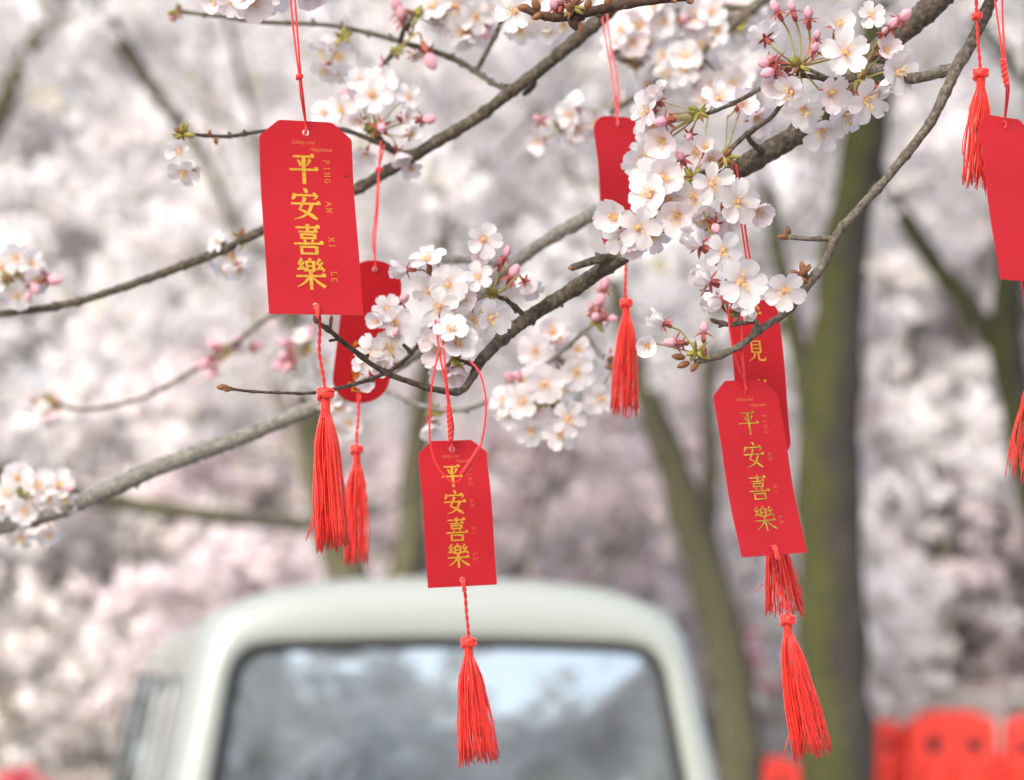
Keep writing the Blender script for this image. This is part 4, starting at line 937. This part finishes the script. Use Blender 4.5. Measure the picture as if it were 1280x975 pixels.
root, mb, pts, rg = branch('fine soft-focus twig along the top left with green leaf buds and white blossoms', [
    [(640, 114, 1.675, 6), (617, 104, 1.72, 6.5), (570, 74, 1.77, 7.5), (510, 54, 1.76, 7), (450, 38, 1.78, 6), (400, 30, 1.79, 5.5), (330, 27, 1.80, 5), (270, 20, 1.81, 5), (222, 14, 1.82, 5)],
    [(505, 54, 1.76, 7), (492, 66, 1.75, 8), (480, 80, 1.745, 5)], [(500, 52, 1.76, 7), (508, 30, 1.75, 7), (520, 20, 1.75, 6)],
    [(440, 36, 1.78, 5), (430, 44, 1.77, 6)]], M['bark_grey'], seed=71)
L1 = (520, 20, 1.75, .7, [('o', 540, 5, 0, -.1, 0, 1.0), ('o', 568, 10, .1, .1, 0, 1.05), ('o', 594, 22, .2, .2, -.01, 1.05), ('o', 616, 10, .2, -.1, 0, 1.0), ('o', 580, 42, .1, .6, 0, .95), ('c', 585, 52, .2, .7, 0, .9), ('b', 500, 12, -.3, -.7, 0, 1.4), ('b', 494, 2, -.3, -.8, 0, 1.3), ('p', 556, 30, 0, .4, .01, .9), ('o', 604, 40, .3, .4, .01, .9), ('b', 608, 48, .2, .9, 0, 1.2)])
L2 = (494, 64, 1.75, .9, [('b', 474, 82, -.6, .6, 0, .8), ('c', 520, 72, .4, .6, .0, .8), ('b', 540, 80, .4, .9, 0, 1.3)])
L3 = (428, 46, 1.77, .8, [('o', 400, 68, -.45, .45, 0, .95), ('o', 425, 72, .35, .35, 0, .95), ('o', 404, 92, -.2, .7, -.006, .95), ('o', 420, 95, .2, .75, 0, .8), ('o', 412, 58, .0, -.2, .01, .8)])
L4 = (640, -10, 1.74, .5, [('o', 638, 12, 0, .2, 0, 1.05), ('o', 660, 24, .1, .4, 0, 1.0), ('o', 690, 18, .2, .2, 0, 1.0), ('o', 682, 40, .2, .6, 0, .9), ('o', 706, 34, .4, .4, 0, .95), ('o', 650, 42, -.1, .7, 0, .8), ('o', 718, 12, .3, 0, 0, .9)])
L5 = (222, 14, 1.82, .4, [('b', 214, 22, -.7, .5, 0, .8)])
clusters(root, mb, pts, rg, [L1, L2, L3, L4, L5], M['bark'], spur_r=.0015)

root, mb, pts, rg = branch('blossom twig whose downward facing pale pink flowers just enter at the top left edge', [
    [(420, -70, 1.50, 12), (360, -45, 1.50, 11), (310, -30, 1.50, 10), (255, -38, 1.50, 8)]], M['bark'], seed=77)
clusters(root, mb, pts, rg, [(310, -22, 1.497, .6, [('p', 268, -2, -.35, .25, 0, 1.0), ('p', 292, 2, -.1, .45, -.01, 1.05), ('p', 318, 6, .1, .55, -.014, 1.1), ('o', 342, -4, .35, .3, 0, 1.05), ('p', 305, -8, 0, .1, -.02, 1.0), ('o', 330, -14, .2, 0, -.01, 1.0)]),
    (372, -40, 1.497, .6, [('p', 385, -6, .2, .5, .02, .95), ('p', 400, -12, .4, .3, .02, .95)])], M['bark'])

root, mb, pts, rg = branch('soft-focus blossom spray filling the top between the two upper tags', [
    [(1000, -40, 1.92, 16), (940, 10, 1.92, 13), (880, 60, 1.92, 11), (820, 105, 1.93, 9), (760, 140, 1.95, 7), (720, 165, 1.97, 6)],
    [(940, 10, 1.92, 8), (860, 10, 1.92, 7), (800, 30, 1.93, 6)], [(850, 85, 1.92, 7), (790, 78, 1.93, 6), (770, 72, 1.93, 5)]], M['bark_grey'], seed=83)
rg2 = random.Random(5)
def rand_group(ox, oy, d, n, rx, ry, green=.6, pinky=.35, budp=.15):
    fl = []
    for i in range(n):
        a = rg2.uniform(0, 6.28); r = math.sqrt(rg2.random()); k = 'b' if rg2.random() < budp else ('p' if rg2.random() < pinky else 'o')
        dx = math.cos(a)*r*.7; dy = math.sin(a)*r*.7
        fl.append((k, ox+rx*math.cos(a)*r, oy+ry*math.sin(a)*r, dx, dy, rg2.uniform(-.02, .02), rg2.uniform(.9, 1.1)))
    return (ox, oy, d, green, fl)
clusters(root, mb, pts, rg, [rand_group(800, 32, 1.92, 9, 55, 38), rand_group(860, 25, 1.92, 10, 60, 40), rand_group(925, 30, 1.92, 8, 45, 40), rand_group(790, 80, 1.93, 7, 50, 35), rand_group(870, 80, 1.92, 8, 50, 32), rand_group(905, 105, 1.92, 6, 40, 30), rand_group(745, 140, 1.95, 6, 45, 32), rand_group(700, 160, 1.97, 5, 40, 30)], M['bark_grey'], spur_r=.0015)

root, mb, pts, rg = branch('faint thin out-of-focus twig with pink buds left of the left tassel', [
    [(440, 330, 2.36, 6), (400, 360, 2.36, 6), (330, 400, 2.38, 6), (290, 432, 2.40, 6), (230, 470, 2.43, 6), (170, 500, 2.46, 5), (100, 512, 2.48, 5), (62, 498, 2.48, 5)],
    [(360, 385, 2.37, 5), (372, 420, 2.36, 5), (385, 440, 2.35, 5)]], M['bark_grey'], seed=91)
clusters(root, mb, pts, rg, [(385, 438, 2.35, .9, [('b', 352, 428, -.7, -.2, 0, 1.3), ('b', 350, 446, -.8, .2, 0, 1.3), ('b', 356, 462, -.6, .6, 0, 1.3), ('o', 376, 418, -.2, -.4, 0, .8), ('b', 345, 458, -.7, .5, 0, 1.2), ('o', 400, 470, .2, .6, .02, 1.1), ('o', 408, 450, .3, .3, .03, 1.0), ('b', 388, 412, .1, -.9, 0, 1.2)]),
    (285, 440, 2.40, .8, [('b', 262, 430, -.7, -.4, 0, 1.3), ('b', 252, 456, -.8, .3, 0, 1.3), ('b', 260, 472, -.5, .7, 0, 1.3), ('b', 326, 430, .7, -.3, 0, 1.3), ('b', 300, 420, .3, -.8, 0, 1.2)]),
    (62, 500, 2.48, .5, [('c', 34, 510, -.7, .5, 0, 1.1), ('c', 70, 522, .2, .8, 0, 1.1), ('b', 76, 500, .8, 0, 0, 1.3), ('c', 60, 528, -.1, .9, 0, 1.0)])], M['bark_grey'], spur_r=.0015)

# ------------------------------------------------------------------ lettering: strokes in a 100 x 100 box, y down
def hz(x0, x1, y, wd=6.5):   # thin level stroke with the triangular serif of a Song face
    return [([(x0, y+1), (x1, y)], [wd*.9, wd*.9]), ([(x1-13, y-6), (x1-5, y-5), (x1+1, y+2)], [1, 7, 1.5])]
def vt_(x, y0, y1, wd=10.5): return [([(x, y0), (x, y0+6), (x, y1)], [wd*1.25, wd, wd*.85])]
def st(pts, ws): return [(pts, ws)]
def box_(x0, x1, y0, y1): return vt_(x0, y0-2, y1+3, 8.5)+vt_(x1, y0-2, y1+3, 9.5)+[([(x0, y0), (x1, y0)], [6, 6]), ([(x0, y1), (x1, y1)], [6, 6])]
GLYPH = {
 'ping': hz(16, 84, 12)+st([(30, 22), (37, 32), (40, 43)], [3, 9, 7])+st([(71, 20), (66, 31), (58, 43)], [10, 7, 2])+hz(4, 96, 53)+vt_(50, 12, 99, 11.5),
 'an': st([(45, 0), (53, 6), (55, 14)], [3, 10, 7])+st([(15, 16), (14, 26), (8, 36)], [8, 11, 5])+hz(14, 86, 21)+st([(88, 20), (85, 28), (76, 35)], [9, 6, 1.5])
   + st([(49, 28), (40, 48), (28, 68)], [11, 8, 5])+st([(28, 66), (55, 79), (70, 88), (84, 98)], [5, 8, 11, 6])+st([(70, 49), (58, 74), (38, 90), (10, 99)], [10, 8, 5, 1.5])+hz(3, 97, 48),
 'xi': hz(12, 88, 10)+vt_(50, 0, 24, 9.5)+hz(20, 80, 24, 5.5)+box_(29, 71, 33, 45)+st([(35, 50), (41, 58)], [4, 8])+st([(66, 50), (59, 58)], [8, 3])+hz(3, 97, 62)+box_(26, 74, 73, 94),
 'le': st([(52, 0), (45, 9)], [9, 3])+box_(39, 61, 11, 39)+st([(39, 25), (61, 25)], [5, 5])
   + st([(24, 2), (12, 18)], [9, 4])+st([(12, 18), (24, 21)], [5, 6])+st([(30, 12), (18, 28), (8, 37)], [8, 5, 4])+st([(8, 36), (28, 33)], [5, 5])+st([(26, 26), (34, 41)], [3, 9])
   + st([(82, 2), (70, 18)], [9, 4])+st([(70, 18), (82, 21)], [5, 6])+st([(90, 12), (78, 28), (68, 37)], [8, 5, 4])+st([(68, 36), (88, 33)], [5, 5])+st([(85, 26), (94, 41)], [3, 9])
   + hz(3, 97, 56)+vt_(50, 43, 99, 10.5)+st([(45, 60), (28, 78), (5, 91)], [8, 6, 2])+st([(55, 60), (72, 76), (95, 91)], [3, 8, 9]),
 'jian': vt_(28, 2, 58, 9)+vt_(72, 2, 58, 10)+[([(28, 5), (72, 5)], [6, 6]), ([(28, 22), (72, 22)], [5, 5]), ([(28, 39), (72, 39)], [5, 5]), ([(28, 56), (72, 56)], [6, 6])]+st([(42, 60), (35, 80), (8, 98)], [9, 7, 2])+st([(60, 60), (60, 84), (68, 92), (90, 92), (94, 78)], [9, 9, 9, 8, 2]),
}
LET = {'P': [[(20, 0), (20, 100)], [(20, 4), (65, 6), (75, 28), (62, 50), (20, 52)], [(6, 100), (36, 100)], [(6, 0), (30, 0)]], 'I': [[(50, 0), (50, 100)], [(32, 0), (68, 0)], [(32, 100), (68, 100)]],
 'N': [[(18, 100), (18, 0)], [(18, 0), (82, 100)], [(82, 100), (82, 0)], [(4, 0), (20, 0)], [(4, 100), (32, 100)], [(70, 0), (96, 0)]], 'G': [[(84, 22), (70, 4), (45, 0), (20, 18), (12, 50), (22, 84), (48, 100), (82, 90), (82, 58)], [(60, 58), (96, 58)]],
 'A': [[(6, 100), (50, 0)], [(50, 0), (94, 100)], [(24, 64), (76, 64)], [(0, 100), (20, 100)], [(78, 100), (100, 100)]], 'X': [[(8, 0), (90, 100)], [(88, 0), (12, 100)], [(0, 0), (24, 0)], [(76, 0), (98, 0)], [(0, 100), (24, 100)], [(76, 100), (100, 100)]],
 'L': [[(22, 0), (22, 100)], [(8, 0), (38, 0)], [(8, 100), (80, 100)], [(80, 100), (84, 74)]], 'E': [[(20, 0), (20, 100)], [(6, 0), (78, 0)], [(20, 50), (60, 50)], [(6, 100), (80, 100)], [(78, 0), (80, 20)], [(80, 100), (84, 78)]]}

def ribbon(pts, ws):
    """flat stroke polygon strip"""
    k = max(4, 5*len(pts)); a = spline([(p[0], p[1], 0, w_) for p, w_ in zip(pts, ws)], k)
    T = np.gradient(a[:, :2], axis=0); T /= np.maximum(np.linalg.norm(T, axis=1)[:, None], 1e-9); n_ = np.stack([-T[:, 1], T[:, 0]], 1)
    l = a[:, :2]+n_*a[:, 3:4]/2; r = a[:, :2]-n_*a[:, 3:4]/2
    return l, r
def put_strokes(mb, strokes, place, mi, z0, thin=1.0):
    for q, (pts, ws) in enumerate(strokes):
        l, r = ribbon(pts, [w_*thin for w_ in ws]); z = z0+.000012*q; k = len(l)
        v = [place(x, y, z) for x, y in l]+[place(x, y, z) for x, y in r]
        mb.add(v, [(i, i+1, k+i+1, k+i) for i in range(k-1)], mi)

# ------------------------------------------------------------------ wish tags
def cord_path(pts, n=None):
    w_ = [tuple(P(*p)) for p in pts]; L = sum((Vector(w_[i+1])-Vector(w_[i])).length for i in range(len(w_)-1))
    return spline(w_, n or max(8, int(L/.003)))
def twisted(mb, pts, r=.00055, sep=.0006, pitch=.012, mi=0, n=6, ph=0.0):
    """two strands wound round each other along pts"""
    s = cord_path(pts) if not isinstance(pts, np.ndarray) else pts
    L = np.concatenate([[0], np.cumsum(np.linalg.norm(np.diff(s, axis=0), axis=1))])
    k = max(len(s), int(L[-1]/.0011)); t = np.linspace(0, L[-1], k); a = np.stack([np.interp(t, L, s[:, i]) for i in range(3)], 1)
    for q in (0, math.pi):
        o = np.outer(np.cos(t/pitch*2*math.pi+q+ph), np.array(RT))*sep + np.outer(np.sin(t/pitch*2*math.pi+q+ph), np.array(FW))*sep
        tube(mb, a+o, r, n, mi)
def knot(mb, c, r, ax=(0, 0, 1), rg=rnd, turns=3, mi=0):
    """a hand-tied knot: a cord wound over a lump in two directions"""
    c = np.array(c); ax = Vector(ax).normalized(); a2 = ax.orthogonal().normalized(); a3 = ax.cross(a2)
    ellipsoid(mb, c, ax, a2, r*.95, r*.82, mi=mi, nu=8, nv=12)
    for lean in (.55, -.75, .1):
        pts = []
        for t in np.linspace(0, 2*math.pi, 22):
            v = a2*math.cos(t)+a3*math.sin(t); h = lean*math.sin(t+rg.uniform(-.03, .03))*r*.8
            pts.append(tuple(Vector(c)+v*r*.88+ax*(h+lean*r*.2)))
        tube(mb, pts, r*.30, 7, mi)
def tassel(root, top, kn, tips, d, rg, n=190, half=None, band=22, rk=9, mat_='thread', stray=6, dz=.0):
    """top: px the string leaves from; kn: knot px; tips: (x_left, y_left, x_right, y_right); d: depth. -> 'tassel' part with sub-parts"""
    pxm = FPX/d
    mb = MB(); axis0 = P(kn[0], kn[1]+band, d); tl = P(tips[0], tips[1], d); tr = P(tips[2], tips[3], d)
    half = half or abs(tips[2]-tips[0])/2/pxm*.75
    r0 = (rk*.55)/pxm
    locks = [(rg.random(), rg.uniform(-1, 1), rg.gauss(0, .0022)) for _ in range(24)]
    for i in range(n):
        lk = rg.choice(locks); u = min(1, max(0, lk[0]+rg.gauss(0, .085))); e = max(-1, min(1, lk[1]+rg.gauss(0, .2)))*math.sqrt(1-(2*u-1)**2+1e-6)     # threads hang in loose locks
        a0 = Vector(axis0)+RT*((2*u-1)*r0)+FW*(e*r0)
        end = tl.lerp(tr, u)+FW*(e*half)+UP*(lk[2]+rg.uniform(-.0025, .0025))
        dn = end-a0
        m1 = a0+dn*.22+RT*((2*u-1)*r0*.9)*1.1+FW*(e*half*.30); m2 = a0+dn*.6+RT*((2*u-1)*half*.12)
        jx = RT*rg.gauss(0, .0012)+FW*rg.gauss(0, .0012); m1 += RT*rg.gauss(0, .0004)
        if i < stray: end += RT*rg.uniform(-.008, .008)+UP*rg.uniform(-.002, .010); m2 += RT*rg.uniform(-.004, .004)
        s = spline([a0+UP*.002, m1, m2+jx, end], 10); tube(mb, s, np.linspace(.00036, .00030, 10)*rg.uniform(.75, 1.2), 4, cap=True)
    # inner core keeps the skirt opaque
    t = mb.build('tassel', M[mat_], root)
    mb = MB(); knot(mb, P(kn[0], kn[1], d), rk/pxm, UP, rg)
    o = mb.build('knot', M['thread'], None); o.data.transform(Matrix.Translation(-root.location)); o.parent = t
    mb = MB()
    b0 = P(kn[0], kn[1]+rk*.6, d); b1 = Vector(axis0)-UP*.001
    k = 60; pts = []
    for i in range(k):
        u = i/(k-1); c = b0.lerp(b1, u); a = u*2*math.pi*7; pts.append(tuple(c+RT*(math.cos(a)*r0*1.02)+FW*(math.sin(a)*r0*1.02)))
    tube(mb, pts, .00055, 6); tube(mb, [tuple(b0), tuple(b1+UP*0)], r0, 10)
    o = mb.build('binding', M['thread'], None); o.data.transform(Matrix.Translation(-root.location)); o.parent = t
    mb = MB(); twisted(mb, [(p[0], p[1], p[2] if len(p) > 2 else d) for p in top]+[(kn[0], kn[1], d)], .0006, .00055, .009)
    o = mb.build('string', M['cord'], None); o.data.transform(Matrix.Translation(-root.location)); o.parent = t
    return t

def chamfer(W, L, c, cl):
    w2, l2 = W/2, L/2; r = .12
    return [(-w2, -l2), (w2, -l2), (w2, l2-cl*1.08), (w2-.06*c, l2-cl*.9), (w2-c*.92, l2-.06*cl), (w2-c*1.08, l2), (-w2+c*1.08, l2), (-w2+c*.92, l2-.06*cl), (-w2+.06*c, l2-cl*.9), (-w2, l2-cl*1.08)]
def rounded(W, L, r):
    out = []
    for cx, cy, a0 in ((W/2-r, -L/2+r, -90), (W/2-r, L/2-r, 0), (-W/2+r, L/2-r, 90), (-W/2+r, -L/2+r, 180)):
        for k in range(9): a = R_(a0+k/8*90); out.append((cx+r*math.cos(a), cy+r*math.sin(a)))
    return out

def wish_tag(label, c, p, q, d, style='chamfer', pz=None, text=None, mt='card', smudge=None, foil='gold', bow=None):
    """c: centre px; p: image vector of the width; q: image vector of the height (down); the card keeps right angles in space"""
    pxm = FPX/d; s = p[0]*q[0]+p[1]*q[1]
    if pz is None: pz = math.sqrt(abs(s))*(1 if s >= 0 else 1)+1e-3
    qz = -s/pz
    X = RT*p[0]-UP*p[1]+FW*pz; Y = -(RT*q[0]-UP*q[1]+FW*qz); W = X.length/pxm; L = Y.length/pxm
    X.normalize(); Y.normalize(); Z = X.cross(Y).normalized(); ctr = P(c[0], c[1], d)
    hole_t = (0, L/2-.045*L-.0012); hole_b = (.0, -L/2+.045*L)
    rb = random.Random(len(label)*7); bow_ = rb.uniform(-.0022, .0022) if bow is None else bow; twt = rb.uniform(-.5, .5)
    def W3(x, y, z): return tuple(ctr+X*x+Y*y+Z*(z+bow_*((2*y/L)**2-.4)+twt*x*y/L*.06+.0006*math.sin(y/L*9+twt*9)))
    root = empty('wish_tag', Vector(W3(hole_t[0], hole_t[1], 0)), label, 'wish tag', 'red wish tags on the cherry branches')
    out = chamfer(W, L, W*.215, L*.088) if style == 'chamfer' else rounded(W, L, W*(.30 if style == 'soft' else .46))
    hr = min(.0022, W*.045)
    v, f = slab(out, [circle(*hole_t, hr), circle(*hole_b, hr*.9)], .0009, [L*(k/18-.5)+.00007 for k in range(1, 18)])
    # a hint of bow in the card
    mb = MB(); mb.add([W3(*a) for a in v], f, 0)
    if text:
        cs = .335*W*text.get('size', 1.0); z0 = .00012
        for g, fy in zip(text['glyphs'], text['at']):
            cx0 = -.035*W; cy0 = L/2-fy*L
            put_strokes(mb, GLYPH[g], lambda x, y, z, cx0=cx0, cy0=cy0: W3(cx0+(x-50)/100*cs, cy0-(y-50)/100*cs, z), 1, z0, text.get('thin', 1.0))
        if text.get('latin'):
            for word, fy in zip(('PING', 'AN', 'XI', 'LE'), text['at']):
                lh = .058*W; lw = .05*W; n_ = len(word)
                for k, ch in enumerate(word):
                    oy = L/2-(fy+.012)*L + (n_/2-k-.5)*lw*1.32
                    put_strokes(mb, [(pt, [11]*len(pt)) for pt in LET[ch]], lambda x, y, z, oy=oy: W3(.215*W+(50-y)/100*lh, oy+(50-x)/100*lw, z), text.get('lslot', 3), z0, .8)
            # the two tiny script lines under the hole
            for word, ox, fy in (('Safety and', -.16, .118), ('Happiness', .03, .152)):
                cu = bpy.data.curves.new('script_line', 'FONT'); cu.body = word; cu.size = .060*W; cu.shear = .35; cu.align_x = 'LEFT'
                to = bpy.data.objects.new('script_line', cu); C.objects.link(to)
                dg = bpy.context.evaluated_depsgraph_get(); me = bpy.data.meshes.new_from_object(to.evaluated_get(dg))
                b0 = len(mb.v); mb.add([W3(ox*W+a.co.x, L/2-fy*L+a.co.y, z0) for a in me.vertices], [tuple(pl.vertices) for pl in me.polygons], 3)
                bpy.data.objects.remove(to); bpy.data.curves.remove(cu); bpy.data.meshes.remove(me)
    if smudge:
        fx, fy, n_ = smudge; rg = random.Random(4)
        for k in range(n_):
            x = fx*W+rg.uniform(-.03, .03)*W; y = L/2-fy*L+rg.uniform(-.012, .012)*L
            put_strokes(mb, [([(0, 50), (50, 50+rg.uniform(-20, 20)), (100, 50)], [2, 16, 3])], lambda a, b, z, x=x, y=y: W3(min(x+(a-50)/100*.10*W, W*.495), y+(b-50)/100*.05*W, z), 2, .00006+.00002*k)
    o = mb.build('card', [M[mt], M[foil], M['smudge'], M['faint_gold']], root, smooth=False)
    return root, W3, hole_t, hole_b, W, L, d
def h_px(w3, h, z=.0): return Vector(w3(h[0], h[1], z))
def hang(root, w3, ht, strands, mid=None, mt='cord'):
    """the looped cord through the top hole; strands: lists of px points from the hole up"""
    mb = MB()
    for sidx, pts in enumerate(strands):
        a = [tuple(w3(ht[0], ht[1]-.0005, -.0022 if sidx % 2 else .0012)), tuple(w3(ht[0], ht[1]+.0035, .0006))]+[tuple(P(*p)) for p in pts]
        L = sum((Vector(a[i+1])-Vector(a[i])).length for i in range(len(a)-1)); tube(mb, spline(a, max(12, int(L/.0025))), .00062, 6)
    if mid: knot(mb, P(*mid[:3]), mid[3]/FPX*mid[2], UP)
    # the loop of cord seen in the hole
    tube(mb, spline([w3(ht[0], ht[1]-.0010, -.0018), w3(ht[0], ht[1]-.0010, .0009), w3(ht[0], ht[1]+.0025, .0010)], 8), .0006, 6)
    mb.build('cord', M[mt], root)
def bottom_loop(root, w3, hb, t):
    mb = MB(); tube(mb, spline([w3(hb[0]-.0005, hb[1]+.0002, -.0018), w3(hb[0]-.0004, hb[1], .0010), w3(hb[0]-.0002, hb[1]-.004, .0014), w3(hb[0], hb[1]-.0075, .0010)], 10), .0009, 6)
    tube(mb, spline([w3(hb[0]+.0005, hb[1]+.0002, -.0018), w3(hb[0]+.0006, hb[1], .0010), w3(hb[0]+.0006, hb[1]-.004, .0014), w3(hb[0], hb[1]-.0075, .0010)], 10), .0009, 6)
    o = mb.build('loop', M['thread'], None); o.data.transform(Matrix.Translation(-root.location)); o.parent = t

FOUR = dict(glyphs=('ping', 'an', 'xi', 'le'), at=(.243, .428, .615, .793), latin=True)
rg = random.Random(12)
# left tag
T, w3, ht, hb, W, L, d = wish_tag('largest red tag at the upper left, gold characters lit bright, against the blurred blossom', (388, 272), (112.5, .5), (19, 244), 1.40, text=dict(FOUR, thin=1.18, lslot=1), smudge=(.44, .265, 3))
hang(T, w3, ht, [[(376, 120, 1.40), (374, 96, 1.40), (366, 30, 1.41), (360, -40, 1.42)], [(379, 122, 1.402), (376, 96, 1.402), (371, 30, 1.41), (366, -40, 1.42)]], (374.5, 96, 1.40, 4.2))
t = tassel(T, [(399, 388), (400, 410), (399, 440), (404, 470)], (407, 492), (396, 684, 438, 682), 1.40, rg, n=220, band=28, rk=10, stray=7); bottom_loop(T, w3, hb, t)
# round-ended tag behind it
T, w3, ht, hb, W, L, d = wish_tag('round-ended red tag half hidden behind the upper left tag, white blossoms in front of it', (459, 416), (70, 4), (-25, 176), 1.62, style='round', pz=22, text=dict(glyphs=('an', 'xi'), at=(.62, .84), size=1.25), mt='card_deep')
hang(T, w3, ht, [[(469, 300, 1.62), (472, 262, 1.63), (474, 205, 1.65), (476, 176, 1.66)], [(466, 300, 1.62), (470, 262, 1.63), (474, 212, 1.65), (480, 182, 1.665)]], (474, 212, 1.65, 4))
t = tassel(T, [(448, 492), (448, 520), (446, 545)], (446, 562), (430, 699, 461, 698), 1.62, rg, n=90, band=20, rk=7.5); bottom_loop(T, w3, hb, t)
# round-shouldered tag, top middle
T, w3, ht, hb, W, L, d = wish_tag('plain red tag with rounded shoulders at the top middle, partly covered by the blossom cluster', (779, 230), (62, 0), (12, 172), 1.60, style='soft', pz=40, mt='card_deep')
hang(T, w3, ht, [[(768, 120, 1.61), (764, 90, 1.62), (758, 55, 1.63), (752, 18, 1.65)], [(773, 118, 1.612), (770, 90, 1.62), (763, 55, 1.632), (758, 10, 1.65)]], None, 'thread_pink')
t = tassel(T, [(783, 312), (782, 340), (782, 362)], (783, 379), (763, 513, 797, 514), 1.60, rg, n=95, band=18, rk=7.5, stray=2); bottom_loop(T, w3, hb, t)
# middle tag above the van
T, w3, ht, hb, W, L, d = wish_tag('red tag before the van roof, a loop of cord lying across its first character', (572, 641), (85, -2.0), (14.5, 181), 1.45, text=dict(FOUR, thin=1.1), smudge=(.43, .80, 3))
hang(T, w3, ht, [[(562, 530, 1.448), (557, 480, 1.45), (550, 445, 1.455), (544, 400, 1.47)], [(566, 530, 1.45), (560, 490, 1.45), (556, 450, 1.458), (552, 402, 1.475)]])
mb = MB(); twisted(mb, [(563, 552, 1.446), (562, 530, 1.447), (560, 508, 1.449)], .0009, .0008, .006)
mb.build('cord', M['thread'], T)
mb = MB(); s = cord_path([(548, 440, 1.455), (540, 480, 1.44), (537, 520, 1.435), (538, 555, 1.432), (546, 582, 1.432), (562, 601, 1.432), (572, 603, 1.432), (584, 588, 1.432), (598, 566, 1.432), (606, 530, 1.435), (607, 496, 1.44), (599, 465, 1.455), (586, 450, 1.47)]); tube(mb, s, .00062, 6)
s = cord_path([(577, 593, 1.4315), (590, 574, 1.4315), (600, 558, 1.432)]); tube(mb, s, .0013, 8)
mb.build('cord', M['cord'], T)
t = tassel(T, [(581, 735), (583, 765), (585, 785)], (586, 803), (574, 952, 624, 947), 1.45, rg, n=200, band=20, rk=9); bottom_loop(T, w3, hb, t)
# right sharp tag
T, w3, ht, hb, W, L, d = wish_tag('sharp red tag low on the right, gold characters darkening downwards, beside the mossy trunk', (948, 584), (85.5, -2.5), (33, 217), 1.40, text=dict(FOUR, thin=.82), mt='card', foil='bronze', bow=.0016)
hang(T, w3, ht, [[(917, 440, 1.40), (911, 400, 1.403), (909, 370, 1.41), (915, 340, 1.43)], [(928, 440, 1.402), (927, 405, 1.405), (925, 380, 1.41), (918, 345, 1.43)]])
t = tassel(T, [(966, 688), (972, 730, 1.405), (982, 758)], (985, 775), (993, 940, 1040, 938), 1.40, rg, n=200, band=20, rk=9, stray=9); bottom_loop(T, w3, hb, t)
# tag behind it
T, w3, ht, hb, W, L, d = wish_tag('deep red tag behind the sharp right tag, only its upper part showing', (950, 472), (66, 0), (14, 196), 1.47, style='soft', pz=28, text=dict(glyphs=('an', 'jian', 'xi', 'le'), at=(.09, .33, .58, .82), size=1.15), mt='card_deep')
hang(T, w3, ht, [[(934, 330, 1.47), (928, 290, 1.47), (920, 235, 1.475), (914, 205, 1.48)], [(938, 330, 1.472), (933, 295, 1.47), (925, 240, 1.476), (920, 205, 1.48)]])
t = tassel(T, [(957, 564), (961, 600), (966, 635)], (968, 648), (957, 765, 1006, 764), 1.47, rg, n=85, band=18, rk=8, stray=8); bottom_loop(T, w3, hb, t)
# tag at the right edge
T, w3, ht, hb, W, L, d = wish_tag('blank red tag beside a tassel, cut off by the picture edge', (1270, 248), (76, 6), (16, 212), 1.36, pz=36)
hang(T, w3, ht, [[(1258, 110, 1.36), (1254, 80, 1.36), (1249, 40, 1.365), (1240, -30, 1.38)], [(1261, 110, 1.362), (1257, 80, 1.362), (1254, 40, 1.366), (1252, -30, 1.38)]])
mb = MB(); twisted(mb, [(1259, 108, 1.359), (1256, 92, 1.359), (1254, 74, 1.359)], .0011, .001, .006); mb.build('cord', M['thread'], T)
t = tassel(T, [(1278, 348), (1284, 400), (1290, 440)], (1294, 456), (1266, 590, 1312, 596), 1.36, rg, n=60, band=18, rk=9, stray=14); bottom_loop(T, w3, hb, t)
# a tag above the frame whose tassel hangs in
T, w3, ht, hb, W, L, d = wish_tag('tag above the frame whose red tassel dangles beside the blank tag', (1222, -130), (84, 2), (-6, 216), 1.37)
hang(T, w3, ht, [[(1224, -270, 1.37), (1228, -330, 1.38)], [(1228, -270, 1.37), (1232, -330, 1.38)]])
t = tassel(T, [(1219, -25), (1221, 18), (1222, 40), (1224, 70)], (1226, 92), (1203, 222, 1232, 232), 1.38, rg, n=75, band=22, rk=9, stray=5); bottom_loop(T, w3, hb, t)
mb = MB(); knot(mb, P(1221.5, 20, 1.38), 6/FPX*1.38, UP); o = mb.build('knot', M['thread'], None); o.data.transform(Matrix.Translation(-T.location)); o.parent = t
